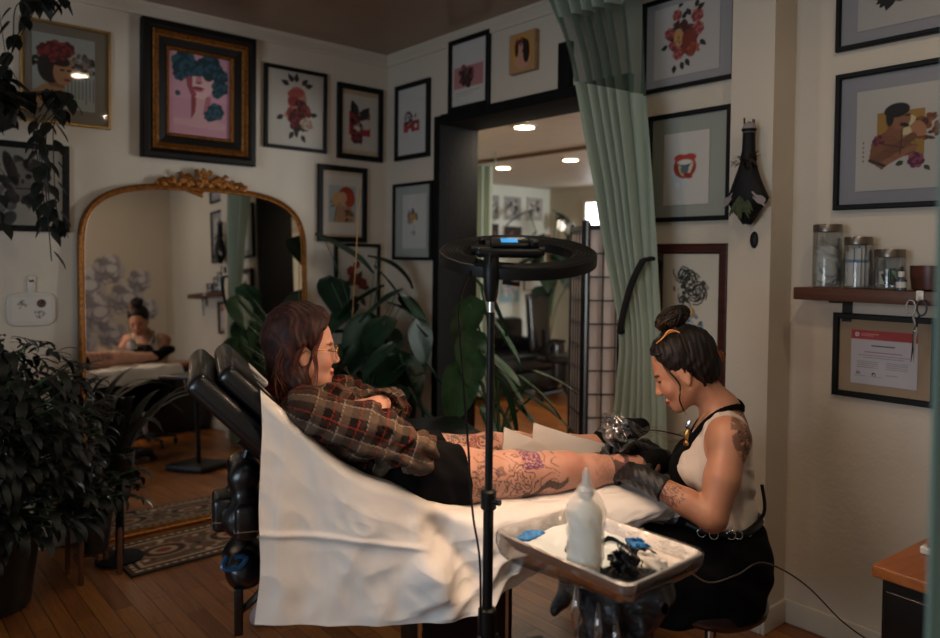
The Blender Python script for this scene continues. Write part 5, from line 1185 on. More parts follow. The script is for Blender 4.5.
t = empty('wash_bottle', 'frosted plastic wash bottle in a clear bag standing in the tray', 'bottle', (-1.043, 1.233, TZ-.005))
b = MB(); b.lathe([(.028, 0), (.034, .004), (.0355, .02), (.0355, .12), (.033, .135), (.022, .15), (.013, .156), (.013, .165)], n=32)
FR = NT('frosted_plastic'); FR.p.inputs['Base Color'].default_value = (*lin('#efeadc'), 1); FR.p.inputs['Roughness'].default_value = .35; FR.p.inputs['Subsurface Weight'].default_value = .35; FR.p.inputs['Subsurface Radius'].default_value = (.03, .03, .02); FR.p.inputs['Subsurface Scale'].default_value = 1
b.build('bottle_body', FR.m, t, auto=True)
b = MB(); b.lathe([(.015, .163), (.016, .165), (.016, .178), (.008, .184), (.005, .2), (.003, .212)], n=20); b.build('nozzle_cap', mat('white_plastic', '#cfcac2', .35), t, auto=True)
MILK = NT('milky_plastic_film'); MILK.p.inputs['Base Color'].default_value = (.85, .84, .8, 1); MILK.p.inputs['Roughness'].default_value = .3; tr_ = MILK.add('ShaderNodeBsdfTransparent'); mx_ = MILK.add('ShaderNodeMixShader'); mx_.inputs[0].default_value = .68; MILK.link(MILK.p.outputs[0], mx_.inputs[1]); MILK.link(tr_.outputs[0], mx_.inputs[2]); MILK.link(mx_.outputs[0], MILK.out.inputs[0])
b = MB(); S = SDF((-.06, -.06, 0), (.06, .06, .235), .003); S.cap((0, 0, .035), (0, 0, .13), .039, .039, .02); S.cap((0, 0, .13), (0, 0, .2), .034, .01, .02); S.cap((0, 0, .2), (.004, 0, .222), .01, .006, .01); S.warp(lambda X, Y, Z: -.0022*np.sin(X*160+Z*70+2*np.sin(Y*110))-.001*np.sin(Y*300+Z*190)); S.cutplane((0, 0, .002), (0, 0, -1))
sdf_obj('plastic_bag', S, MILK.m, t, None, (0, 0, 0), 0)

# tattoo machine wrapped in film, with its cord
mx, my, mz = -1.567, 1.985, .885
t = empty('tattoo_machine', 'silver tattoo machine wrapped in clear film held in the raised gloved hand', 'tattoo machine', (mx, my, mz), 0)
ax = Vector((.35, -.05, -.93)).normalized(); tip = Vector((.03, -.02, -.075))
b = MB(); b.tube([Vector((0, 0, .02)), tip], [.011, .009], 14); b.tube([tip, tip+Vector((.01, -.006, -.03))], [.006, .0015], 10); b.build('grip', DSTEEL, t, auto=True)
b = MB(); b.box(-.026, .012, -.012, .012, .02, .075, .004); b.lathe([(.010, .025), (.012, .028), (.012, .06), (.010, .063)], (-.012, 0, 0), 14); b.lathe([(.010, .025), (.012, .028), (.012, .06), (.010, .063)], (.018, 0, 0), 14); b.tube([(-.03, 0, .07), (.0, 0, .086), (.03, 0, .07)], .005, 8); b.build('machine_body', CHROME, t, auto=True)
S = SDF((-.09, -.07, -.03), (.1, .07, .14), .0035); S.ell((0, 0, .055), (.05, .036, .05), None, .02); S.cap((0, 0, .03), (.02, -.01, -.01), .024, .014, .02)
S.warp(lambda X, Y, Z: -.007*np.sin(X*95+Y*60+3*np.sin(Z*60))-.004*np.sin(Z*180+X*110)); sdf_obj('film_cover', S, FILM, t, None, (0, 0, 0), 0)
b = MB()
def fs(a, c): p = Vector((.02, .01, .06)).lerp(Vector((.17, .17, .03)), a); return p+Vector((0, 0, (c-.5)*.05*(1-.4*a)+.01*math.sin(a*14)))+Vector((.006*math.sin(c*9+a*20), 0, 0))
b.grid(fs, 24, 8); b.build('film_sleeve', FILM, t, True)
b = MB(); b.tube(smooth_path([(.01, .0, .06), (.05, .05, .05), (.1, .1, .052), (.15, .15, .04), (.19, .19, .02)], 6), .0022, 6); b.build('cord', BLK, t, True)

# cord from the tattooist's lap to the cabinet along the wall
b = MB(); P = [(-1.36, 1.83, .70), (-1.30, 1.85, .63), (-1.235, 1.90, .60), (-1.18, 1.95, .56), (-1.13, 2.02, .58), (-1.10, 2.12, .6), (-1.06, 2.3, .5), (-1.02, 2.5, .33), (-.95, 2.62, .24), (-.86, 2.6, .28), (-.80, 2.55, .33), (-.77, 2.5, .36)]
o = b.tube(smooth_path(P, 6), .0026, 6).build('power_cord', mat('grey_cord', '#3a3430', .4), None, True); tag(o, 'thin grey cord running from the tattooist to the black cabinet', 'cord')

# white paper towels between the legs
for i, (P, lb) in enumerate(((((.30, .20, .86), (.31, .205, .955), (.42, .215, .905), (.48, .23, .868)), 'folded white paper towel standing between the legs, nearer the client'), (((.42, .225, .86), (.43, .235, .955), (.58, .24, .90), (.72, .25, .856)), 'long folded white paper towel between the legs, nearer the tattooist'))):
    b = MB(); th = .004
    q = [Vector(p) for p in P]; bt = [Vector((p.x, p.y+.0, .82)) for p in q]
    pts = [q[0], q[1], q[2], q[3], Vector((q[3].x, q[3].y, .835)), Vector((q[0].x, q[0].y, .835))]
    vs = [tuple(p) for p in pts]+[tuple(p+Vector((.0, th*2, 0))) for p in pts]; k = len(pts)
    b.add(vs, [tuple(range(k-1, -1, -1)), tuple(range(k, 2*k))]+[(j, (j+1) % k, k+(j+1) % k, k+j) for j in range(k)])
    o = b.build('folded_towel', PAPERW, None); o.location = (*P0, 0); o.rotation_euler = (0, 0, BRZ); tag(o, lb, 'paper towel')

# backpack hung behind the bed
t = empty('backpack', 'black leather backpack hanging from the back of the tattoo bed', 'backpack', (*bw(-.505, .17, 0)[:2], .58), BRZ)
S = SDF((-.12, -.14, -.02), (.12, .16, .40), .005)
S.cap((0, -.05, .05), (0, .07, .05), .055, .055, .03); S.cap((0, -.055, .2), (0, .075, .2), .062, .062, .06); S.cap((0, -.04, .31), (0, .06, .31), .045, .045, .05)
S.warp(lambda X, Y, Z: -.002*np.sin(Z*60+X*40+2*np.sin(Y*30))); sdf_obj('bag_body', S, LEATHER, t, None, (0, 0, 0), 1)
for (x, y, z0, z1, nm) in ((-.055, .0, .16, .255, 'front_pocket'), (-.0, -.105, .15, .25, 'side_pocket')):
    b = MB(); b.box(x-.03, x+.03, y-(.06 if 'front' in nm else .02), y+(.06 if 'front' in nm else .02), z0, z1, .016); pk = b.build(nm, LEATHER, t, auto=True)
    b = MB(); zz = z0+.03; b.box(x-.032, x+.032, y-(.061 if 'front' in nm else .0225), y+(.061 if 'front' in nm else .0225), zz, zz+.003); b.build('zip', CHROME, pk)
b = MB(); b.tube(smooth_path([(0, -.02, .35), (.02, -.0, .41), (.0, .03, .35)], 5), .007, 6); b.build('top_handle', LEATHER, t, auto=True)
for y in (-.07, .07): b = MB(); b.tube(smooth_path([(.05, y*.6, .34), (.085, y, .2), (.06, y*1.05, .02), (-.02, y*1.1, -.06)], 5), .01, 6); b.build('shoulder_strap', LEATHER, t, auto=True)
b = MB(); b.box(-.03, -.006, -.105, -.08, -.11, .02, .004); b.build('strap_end', LEATHER, t, auto=True)
b = MB(); b.tube(smooth_path([(-.05, -.12, .12), (-.06, -.135, .095), (-.02, -.135, .09), (.0, -.13, .115), (-.03, -.135, .12)], 5), .007, 6); b.build('blue_clip', mat('blue_plastic', '#123f63', .35), t, auto=True)

# ---------------------------------------------------------------- shelf with jars
SW = m_wood('walnut_board', '#3a1f12', '#5f3620', (2, 20, 30), .4)
t = empty('wall_shelf', 'thick dark wood shelf on black brackets under the jars', 'shelf', (-.93, YC, 1.358))
b = MB(); b.box(-.465, .47, -.155, 0, 0, .048, .003); b.build('board', SW, t, auto=True)
for x in (-.32, .33): b = MB(); b.box(x-.018, x+.018, -.13, 0, -.008, 0); b.box(x-.018, x+.018, -.009, 0, -.085, -.002); b.build('bracket', BLK, t, auto=True)
ZT = 1.4065
def jar(x, y, r, h, label, fill):
    t = empty('glass_jar', label, 'jar', (x, y, ZT))
    b = MB(); b.lathe([(r*.9, 0), (r, .006), (r, h-.028), (r*.96, h-.024), (r*.93, h-.024), (r*.96, h-.03), (r*.96, .008), (.001, .008)], n=36); b.build('glass_body', GLASS, t, auto=True)
    b = MB(); b.lathe([(r*.97, h-.03), (r*1.0, h-.028), (r*1.0, h-.004), (r*.96, h), (.001, h)], n=36); b.build('steel_lid', mat('brushed_lid', '#7d736a', .32, .9), t, auto=True)
    fill(t, r, h); return t
def fill_gauze(t, r, h):
    S = SDF((-r, -r, .008), (r, r, h*.68), .004); S.cap((0, 0, r*.85+.01), (0, 0, h*.62-r*.6), r*.84, r*.8, .01); S.warp(lambda X, Y, Z: -.005*np.sin(X*120+Z*80+2*np.sin(Y*90))-.003*np.sin(Y*210+Z*150)); sdf_obj('gauze', S, mat('gauze_white', '#a9aaa6', .9), t, None, (0, 0, 0), 0)
def fill_tubes(t, r, h):
    for i in range(13):
        a = i*2.4; q = r*.75*math.sqrt((i+.5)/13); x, y = q*math.cos(a), q*math.sin(a)
        b = MB(); b.box(x-.008, x+.008, y-.003, y+.003, .01, h*.72+.01*(i % 3), .001); p = b.build('sealed_packet', mat('packet_white', '#b9b7b2', .5), t, auto=True)
        b = MB(); b.box(x-.0082, x+.0082, y-.0032, y+.0032, h*.5, h*.56); b.build('blue_print', mat('packet_blue', '#5a7d9c', .5), p)
def fill_mixed(t, r, h):
    for i in range(8):
        a = i*2.4; x, y = r*.45*math.cos(a), r*.45*math.sin(a); b = MB(); q = Vector((x, y, .018)); b.tube([q, q+Vector((.3*(rnd.random()-.5)*r*2, .3*(rnd.random()-.5)*r*2, .04+.02*rnd.random()))], .010, 8); b.build('wrapped_item', mat('item_'+('mint', 'white', 'dark')[i % 3], ('#6f9a80', '#b7b4ac', '#35322f')[i % 3], .5), t, auto=True)
jar(-1.302, 2.955, .053, .245, 'tallest lidded glass jar, half full of white gauze, at the shelf end', fill_gauze)
jar(-1.188, 2.96, .05, .195, 'middle lidded glass jar filled with white sealed packets', fill_tubes)
jar(-1.078, 2.965, .052, .148, 'shortest lidded glass jar holding mint green items', fill_mixed)
t = empty('small_bottle', 'tiny bottle with a white cap standing before the shortest jar', 'bottle', (-1.017, 2.905, ZT))
b = MB(); b.lathe([(.015, 0), (.017, .002), (.017, .038), (.009, .045), (.009, .05)], n=20); b.build('bottle_body', mat('smoky_vial', '#49505a', .2), t, auto=True)
b = MB(); b.lathe([(.01, .048), (.0115, .05), (.0115, .066), (.01, .068), (.001, .068)], n=20); b.build('white_cap', mat('white_plastic'), t, auto=True)
b = MB(); b.lathe([(.0173, .01), (.0175, .011), (.0175, .03), (.0173, .031)], n=20); b.build('label', PAPERW, t)
t = empty('wooden_bowl', 'dark wooden bowl at the right of the jars', 'bowl', (-.94, 2.965, ZT))
b = MB(); b.lathe([(.045, 0), (.06, .006), (.066, .05), (.068, .088), (.064, .09), (.061, .05), (.05, .014), (.001, .012)], n=32); b.build('bowl', m_wood('dark_cherry', '#3a1a10', '#5a2c1a', (3, 3, 20), .35), t, auto=True)
# scissors on an adhesive hook
t = empty('hook', 'small white adhesive hook on the shelf edge holding the scissors', 'hook', (-.945, 2.8735, 1.385))
b = MB(); b.box(-.012, .012, -.004, 0, -.012, .024, .002); b.tube(smooth_path([(0, -.004, .0), (0, -.012, -.008), (0, -.018, -.002), (0, -.018, .006)], 4), .0025, 6); b.build('hook_body', mat('white_plastic'), t, auto=True)
t = empty('scissors', 'steel scissors hanging open from the hook on the shelf edge', 'scissors', (-.945, 2.853, 1.35))
for sx, nm in ((1, 'blade'), (-1, 'blade')):
    b = MB(); cx = sx*.017-.004; b.tube([(cx+.015*math.cos(a), 0, .0+.026*math.sin(a)) for a in np.linspace(0, 2*PI, 21)], .0034, 7, False)
    b.tube([(cx-sx*.006, 0, -.025), (-sx*.002-.004, 0, -.075), (-sx*.004-.008, 0, -.1)], .0042, 7); b.tube([(-.006, .001*sx, -.085), (-.012+sx*-.005, .001*sx, -.19)], [.006, .001], 7); b.build(nm, CHROME if sx < 0 else DSTEEL, t, auto=True)
b = MB(); b.lathe([(.004, -.006), (.005, 0), (.001, .001)], (-.005, 0, -.08), 12, 'y'); b.build('pivot', CHROME, t)
# dried bouquet hung upside down on the pier
t = empty('hanging_bouquet', 'dried bouquet in black and white paper hung upside down on the pier', 'bouquet', (-1.557, 2.85, 1.75))
b = MB()
def cone(a, c):
    an = a*2*PI; w_ = .028+.062*min(1, c/.62)**1.3 if c < .62 else .09-.075*((c-.62)/.38)**1.1; z = .17-.265*c
    return (w_*math.cos(an), -.045+(.022+.03*math.sin(PI*c))*math.sin(an)*(.6 if math.sin(an) > 0 else 1), z+.004*math.sin(an*7+c*9))
b.grid(cone, 36, 18); BP = mat('black_wrap_paper', '#09090b', .65, bump=.4, bscale=60, spec=.3); o = b.build('black_wrap', BP, t, True)
b = MB()
def flap(sx): return lambda a, c: (sx*(.088*a+.004*math.sin(c*9)), -.092-.006*math.sin(a*PI)+.02*a, .052-.048*a-(.016+.022*a)*c+.003*math.sin(a*16))
b.grid(flap(1), 16, 4); b.grid(flap(-1), 16, 4)
def skirt(a, c): an = PI+a*PI; w_ = .095*(1-.4*c)+.01; return (w_*math.cos(an)*1.03, -.047+.03*math.sin(an)*0-.018, .0-.085*c+.012*math.sin(a*23)*c)
b.grid(lambda a, c: (.104*(1-.55*c)*(2*a-1), -.05+.012*math.sin(a*9), .012-.10*c*(1-abs(2*a-1)*.5)+.005*math.sin(a*31)), 24, 6)
b.build('tissue_wrap', mat('lilac_tissue', '#8a8080', .8, bump=.3), t, True)
b = MB(); b.lathe([(.034, .16), (.026, .2), (.024, .27), (.03, .285), (.001, .286)], (0, -.045, 0), 20); b.build('stem_wrap', BP, t, auto=True)
b = MB(); b.lathe([(.025, .27), (.026, .292), (.018, .31)], (0, -.045, 0), 16); b.build('tissue_collar', mat('lilac_tissue'), t, True)
b = MB()
for i in range(7): x = .016*math.sin(i*2.1); y = -.045+.012*math.cos(i*1.7); b.tube([(x, y, .27), (x*1.2, y, .315+.008*(i % 3))], .0028, 5)
b.build('stems', mat('dried_stem', '#2c2a1e', .8), t)
def leafmesh(b, base, d, up, L, wd, bend=.3, n=5, fold=.15):
    base = Vector(base); d = Vector(d).normalized(); s_ = d.cross(Vector(up)); s_ = s_.normalized() if s_.length > 1e-4 else d.orthogonal().normalized(); nn = s_.cross(d).normalized(); q = len(b.v); p = base.copy(); st = L/n
    for i in range(n+1):
        f = i/n; w_ = wd*math.sin(PI*min(1, f*.93+.05))**.8*(1-.25*f) if i < n else .0005
        b.v += [tuple(p-s_*w_+nn*w_*fold), tuple(p-nn*0), tuple(p+s_*w_+nn*w_*fold)]
        a = -bend*(f+.2)/n*2; d = (d*math.cos(a)+nn*math.sin(a)).normalized(); nn = s_.cross(d).normalized(); p = p+d*st
    for i in range(n): r = q+i*3; b.f += [(r, r+1, r+4, r+3), (r+1, r+2, r+5, r+4)]
b = MB(); R_ = random.Random(3)
for i in range(34): a = R_.random()*6.28; r = .035*R_.random(); leafmesh(b, (r*math.cos(a), -.098, .015-.05*R_.random()), (math.cos(a)*.5, -.15, -1), (0, -1, 0), .035+.02*R_.random(), .007)
b.build('dried_flowers', mat('dried_leaf', '#3a4228', .8, var=.5, vscale=60), t, True)
b = MB()
for i in range(40): a = R_.random()*6.28; leafmesh(b, (.03*math.cos(a)-.01, -.06+.018*math.sin(a), .14+.03*R_.random()), (math.cos(a), -.4+math.sin(a)*.5, R_.random()*2-1), (0, 0, 1), .03+.02*R_.random(), .006)
b.build('dried_filler', mat('dried_filler', '#2b2118', .8), t, True)
# black oval hook on the pier
b = MB()
for i, (r, y) in enumerate(((.0, .0), (1, 0), (1.0, -.006), (.85, -.012), (.0, -.014))):
    for k in range(28): a = 2*PI*k/28; b.v.append((.0165*max(r, .001)*math.cos(a), y, .034*max(r, .001)*math.sin(a)))
for i in range(4):
    for k in range(28): q = i*28; b.f.append((q+k, q+(k+1) % 28, q+28+(k+1) % 28, q+28+k))
o = b.build('wall_hook', BLK, None, auto=True); o.location = (-1.548, 2.85, 1.592); tag(o, 'black oval hook plate fixed to the pier below the bouquet', 'wall hook')

# ---------------------------------------------------------------- black cabinet with wooden top
t = empty('cabinet', 'black cabinet with an orange brown wooden top by the alcove wall', 'cabinet', (-.79, 2.1, 0), -math.radians(4))
b = MB(); b.box(.02, .62, .02, .86, .02, .665, .004); b.build('body', mat('black_lacquer', '#0b0c0d', .28, bump=.02), t, auto=True)
b = MB(); b.box(0, .64, 0, .88, .668, .70, .005); b.build('top', m_wood('orange_oak', '#7a4420', '#9a5c30', (18, 2, 18), .38), t, auto=True)
for z0, z1 in ((.36, .64), (.05, .34)):
    b = MB(); b.box(.035, .6, .006, .019, z0, z1, .004); d_ = b.build('drawer', mat('black_lacquer'), t, auto=True)
    b = MB(); b.tube(smooth_path([(.16, .006, z1-.06), (.155, -.022, z1-.075), (.155, -.026, z1-.11), (.165, -.018, z1-.135), (.17, .006, z1-.14)], 5), .005, 8); b.build('handle', CHROME, d_, auto=True)
t = empty('steel_bowl', 'round polished steel dish standing before the black cabinet, cut by the frame', 'dish', (-.565, 1.9, .0))
b = MB(); b.lathe([(.06, .5), (.1, .52), (.125, .55), (.13, .56), (.126, .56), (.09, .52), (.001, .512)], n=36); b.build('dish', CHROME, t, auto=True)
b = MB(); b.lathe([(.012, .03), (.012, .5)], n=14); b.lathe([(.11, 0), (.11, .02), (.02, .035), (.012, .05)], n=24); b.build('stand', BLK, t, auto=True)
t = empty('lighter_item', 'small brown and clear plastic item on the wooden cabinet top', 'small item', (-.70, 2.3, .7005))
b = MB(); b.box(-.035, .03, -.02, .02, 0, .022, .006); b.build('clear_box', mat('clear_plastic_white'), t, auto=True); b = MB(); b.lathe([(.001, .022), (.02, .024), (.024, .036), (.016, .046), (.001, .047)], (-.0, 0, 0), 18); b.build('brown_cap', mat('amber_cap', '#9a5a26', .4), t, auto=True)
b = MB(); b.box(.012, .0305, -.0205, .0205, .002, .014); b.build('blue_label', mat('blue_plastic'), t)
# ---------------------------------------------------------------- curtain, screen, plants, rug
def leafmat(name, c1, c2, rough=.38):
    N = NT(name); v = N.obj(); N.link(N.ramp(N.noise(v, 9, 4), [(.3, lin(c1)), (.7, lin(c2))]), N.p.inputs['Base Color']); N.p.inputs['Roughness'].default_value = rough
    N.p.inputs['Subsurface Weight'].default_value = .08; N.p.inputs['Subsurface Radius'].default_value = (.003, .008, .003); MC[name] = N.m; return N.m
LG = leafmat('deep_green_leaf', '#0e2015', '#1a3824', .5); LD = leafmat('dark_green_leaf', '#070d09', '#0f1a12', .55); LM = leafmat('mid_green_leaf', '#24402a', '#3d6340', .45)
def heart(b, base, d, up, L, W, droop=.6, fold=.12, n=9, m=4):
    base = Vector(base); d = Vector(d).normalized(); s_ = d.cross(Vector(up)); s_ = s_.normalized() if s_.length > 1e-4 else d.orthogonal().normalized(); nn = s_.cross(d).normalized(); q = len(b.v)
    p = base-d*L*.18; st = L*1.18/n
    for i in range(n+1):
        f = i/n; w_ = W/2*(math.sin(PI*min(1, f**.62*1.0))**.85 if 0 < f < 1 else .02)
        for j in range(-m, m+1):
            u_ = j/m; o = p+s_*w_*u_+nn*(fold*W*abs(u_)**1.3*.5-.0*f)
            if f < .22: o -= d*L*.10*(1-abs(u_))*(0 if i else 1)*0
            o += nn*.012*math.sin(f*9+u_*5)*W*1.2; b.v.append(tuple(o))
        a = -droop*1.0/n*(.4+f*1.2); d = (d*math.cos(a)+nn*math.sin(a)).normalized(); nn = s_.cross(d).normalized(); p = p+d*st
    K = 2*m+1
    for i in range(n):
        for j in range(K-1): r = q+i*K+j; b.f.append((r, r+1, r+K+1, r+K))
def pot(t, r, h, m, z=0):
    b = MB(); b.lathe([(r*.72, z), (r*.78, z+.005), (r, z+h), (r*.93, z+h), (r*.9, z+h-.03), (.001, z+h-.035)], n=32); return b.build('pot', m, t, auto=True)
TERR = mat('dark_glazed_pot', '#1c1a19', .4, bump=.1); SOIL = mat('potting_soil', '#14100c', .95, bump=.8, bscale=80, bdist=.01)
def big_plant(name, loc, label, specs, lm, stem_r=.008, potr=.16, poth=.28, seedn=1, group=None, potm=None):
    t = empty(name, label, 'plant', loc, 0, group); pot(t, potr, poth, potm or TERR); R_ = random.Random(seedn)
    L_ = MB(); S_ = MB()
    for (x, y, z, dx, dy, dz, L, W_, dr) in specs:   # leaf base offset from pot centre, direction, size
        base = Vector((x, y, z)); d = Vector((dx, dy, dz)).normalized()
        r0 = Vector((R_.uniform(-.04, .04), R_.uniform(-.04, .04), poth-.03)); mid_ = Vector((x*.35, y*.35, poth+(z-poth)*.65)); S_.tube(smooth_path([r0, mid_, base], 6), stem_r*.55, 6)
        heart(L_, base, d, Vector((0, 0, 1)) if abs(d.z) < .93 else Vector((1, 0, 0)), L, W_, dr, .12)
    S_.build('stems', leafmat('green_stem', '#2d4a2c', '#3f5f38') if 'green_stem' not in MC else MC['green_stem'], t, True); L_.build('foliage', lm, t, True); return t
def W2(p, o): return (p[0]-o[0], p[1]-o[1], p[2])
# big leaved plant in the room corner
o = (-3.98, 2.55)
sp = []
def addw(x, y, z, dx, dy, dz, L, W_, dr=.6):
    x *= 1.155; y *= 1.155; z = 1.5+(z-1.5)*1.155; L *= 1.05; W_ *= 1.1; sp.append((x-o[0], y-o[1], z, dx, dy, dz, L, W_, dr))
addw(-3.52, 2.0, 1.60, .75, .6, -.35, .36, .2, .5); addw(-3.40, 2.25, 1.50, .2, .6, -.1, .3, .17, 1.1); addw(-3.35, 2.22, 1.33, -.6, -.5, -.35, .3, .18, .5)
addw(-3.28, 2.2, 1.42, .5, .75, -.9, .34, .17, .4); addw(-3.14, 2.34, 1.15, .1, .2, -1, .26, .17, .3); addw(-3.3, 2.12, 1.17, -.2, -.1, -1, .34, .28, .3); addw(-3.35, 2.05, 1.0, -.4, -.5, -.8, .32, .26, .4)
addw(-3.15, 2.25, .95, .3, .4, -.9, .34, .26, .3); addw(-3.22, 2.25, .98, .0, .0, -1, .3, .26, .2); addw(-3.08, 2.38, .92, .4, .6, -.9, .3, .2, .4); addw(-3.35, 2.2, .85, -.1, -.2, -1, .32, .28, .3); addw(-3.2, 2.1, .8, .3, -.4, -.7, .3, .26, .4)
for i_ in range(14): addw(-3.3+.25*math.sin(i_*2.3), 2.2+.14*math.cos(i_*1.7), .78+.045*i_, math.sin(i_*1.9), math.cos(i_*2.9)-.5, -.9, .26, .2, .4)
addw(-3.5, 2.1, .9, -.3, -.6, -.6, .3, .24, .5); addw(-3.42, 1.98, .84, -.1, -.5, -.8, .34, .24, .3); addw(-3.16, 2.33, .75, .4, .6, -.6, .32, .24, .5); addw(-3.3, 2.3, 1.25, .2, .7, -.2, .26, .16, .9)
big_plant('potted_plant', (*o, 0), 'tall dark green big leaved plant in the room corner behind the client', sp, LG, .005, .17, .3, 3)
b = MB(); b.tube([(-3.86, 2.43, 1.92), (-3.855, 2.405, 1.5), (-3.86, 2.38, 1.05)], .0035, 6); ob = b.build('jute_line', mat('jute_cord', '#a8834e', .8), None, True); tag(ob, 'thin golden cord hanging vertically in front of the corner plant', 'cord')
ob.location = (0, 0, 0)
# monstera by the opening
o = (-2.98, 2.78); sp = []
R_ = random.Random(21)
for (x, y, z, dx, dy, dz, L, W_) in ((-2.80, 2.48, 1.36, .35, .5, -.7, .28, .22), (-2.76, 2.5, 1.2, .5, .5, -.7, .3, .26), (-2.85, 2.45, 1.1, .2, .1, -1, .28, .24), (-2.78, 2.5, 1.02, .7, .5, -.5, .26, .2), (-2.72, 2.52, .95, .6, .6, -.8, .28, .2), (-2.68, 2.5, .9, .3, .5, -1, .3, .22), (-2.85, 2.4, .95, .1, -.2, -1, .3, .26), (-2.6, 2.6, .9, .6, .7, -.6, .26, .14), (-2.58, 2.62, .82, .7, .7, -.5, .28, .12), (-2.65, 2.56, .8, .7, .6, -.7, .28, .13), (-2.7, 2.5, .78, .5, .5, -.9, .26, .14), (-2.75, 2.45, .85, .3, .3, -1, .28, .2), (-2.82, 2.42, 1.28, -.2, 0, -.9, .26, .22), (-2.56, 2.66, .94, .7, .8, -.3, .22, .1), (-2.8, 2.5, .72, .4, .3, -.8, .26, .2)): sp.append((x-o[0], y-o[1], z, dx, dy, dz, L, W_, .5))
big_plant('potted_monstera', (*o, 0), 'broad leaved green monstera standing at the opening behind the ring light stand', sp, LM, .011, .15, .28, 5)
# shaded plant group at the left edge: a floor pot with long drooping leaves
def bushy(name, loc, label, n, box, L, W_, m, potr, poth, seedn, stand=False, droop=.9):
    t = empty(name, label, 'plant', loc); R_ = random.Random(seedn); pot(t, potr, poth, TERR); A = MB(); B_ = MB()
    for i in range(n):
        a = R_.random()*2*PI; q = math.sqrt(R_.random()); x, y = box[0]*q*math.cos(a), box[1]*q*math.sin(a); z = poth+R_.random()**.8*box[2]*(1-.35*q*q)
        if i % 6 == 0: B_.tube(smooth_path([(0, 0, poth-.02), (x*.3, y*.3, poth+(z-poth)*.7), (x, y, z)], 4), .004, 5)
        leafmesh(A, (x, y, z), (math.cos(a)*.8+R_.uniform(-.5, .5), math.sin(a)*.8+R_.uniform(-.5, .5), R_.uniform(-.7, .6)), (0, 0, 1), L*R_.uniform(.6, 1.2), W_*R_.uniform(.7, 1.1), droop, 5)
    B_.build('stems', MC['green_stem'], t, True); A.build('foliage', m, t, True); return t
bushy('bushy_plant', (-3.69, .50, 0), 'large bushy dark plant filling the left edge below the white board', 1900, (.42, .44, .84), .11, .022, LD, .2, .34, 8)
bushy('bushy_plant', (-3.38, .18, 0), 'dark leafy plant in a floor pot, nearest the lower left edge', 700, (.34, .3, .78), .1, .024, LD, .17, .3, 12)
t0 = (-3.77, .93)
t = empty('plant_stand', 'small mid brown wooden plant stand with four legs beside the rug', 'plant stand', (*t0, 0), math.radians(6))
SWD = m_wood('teak', '#4a2a18', '#6b3f24', (20, 20, 2), .5)
for x in (-.085, .085):
    for y in (-.085, .085): b = MB(); b.lathe([(.009, 0), (.012, .01), (.012, .2), (.009, .22)], (x, y, 0), 14); b.build('leg', SWD, t, auto=True)
b = MB(); b.box(-.085, .085, -.01, .01, .09, .115, .003); b.box(-.01, .01, -.085, .085, .0905, .1145, .003); b.build('cross_bar', SWD, t, auto=True)
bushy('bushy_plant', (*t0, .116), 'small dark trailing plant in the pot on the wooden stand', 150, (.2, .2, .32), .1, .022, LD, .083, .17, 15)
# long pointed leaves in front of the mirror
t = empty('spiky_plant', 'dark plant with long pointed arching leaves in front of the mirror', 'plant', (-3.86, 1.07, 0)); pot(t, .07, .12, TERR, .42); A = MB()
b = MB(); b.lathe([(.1, 0), (.11, .005), (.11, .02), (.02, .03), (.02, .39), (.09, .4), (.09, .418)], n=20); b.build('pedestal', BLKW, t, auto=True)
R_ = random.Random(5)
for i in range(15):
    a = R_.random()*2*PI; leafmesh(A, (.03*math.cos(a), .03*math.sin(a), .5), (math.cos(a)*.3, math.sin(a)*.35, 1.0), (math.cos(a), math.sin(a), .2) if 0 else (0, 0, 1), R_.uniform(.4, .6), .03, R_.uniform(.7, 1.5), 8, .3)
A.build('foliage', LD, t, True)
# hanging trailing plant at the upper left
t = empty('hanging_plant', 'trailing heart leaved plant hanging from the ceiling at the upper left', 'plant', (-3.95, .55, 0)); A = MB(); S_ = MB(); R_ = random.Random(9)
b = MB(); b.lathe([(.05, 2.05), (.1, 2.08), (.12, 2.2), (.11, 2.2), (.09, 2.12), (.001, 2.11)], (0, 0, 0), 24); b.build('pot', TERR, t, auto=True)
for a in (0, 2.1, 4.2): S_.tube([(.115*math.cos(a), .115*math.sin(a), 2.2), (0, 0, H-.01)], .002, 5)
for i in range(11):
    a = R_.uniform(-1.2, 2.2) if i else .5; P = [(.06*math.cos(a), .06*math.sin(a), 2.2), (.16*math.cos(a), .16*math.sin(a)+.02*i, 2.22+.04*R_.random()), (.2*math.cos(a)+.02, .22*math.sin(a)+.03, 2.05), (.17*math.cos(a)+.05*R_.random(), .2*math.sin(a)+.06, 1.85-.15*R_.random()), (.18*math.cos(a)+.05, .2*math.sin(a)+.08, 1.72-.03*i*R_.random())]
    if i < 3: P = [(0, 0, 2.2), (.02, .08, 2.4), (.03, .1+.06*i, 2.62+.04*i), (.05, .2+.05*i, 2.66)]
    SP = smooth_path(P, 7); S_.tube(SP, .0025, 5)
    for p in SP[3::2]: an = R_.random()*6.28; heart(A, p+Vector((.02*math.cos(an), .02*math.sin(an), 0)), (math.cos(an)*.6, math.sin(an)*.6, -.7), (0, 0, 1), .075*R_.uniform(.7, 1.25), .055, .4, .1, 6, 2)
for i in range(90): an = R_.random()*6.28; q = R_.random(); heart(A, (.14*q*math.cos(an), .14*q*math.sin(an), 2.1+.2*R_.random()), (math.cos(an), math.sin(an), -.3), (0, 0, 1), .09, .06, .6, .1, 6, 2)
S_.build('vines', LD, t, True); A.build('foliage', LD, t, True)
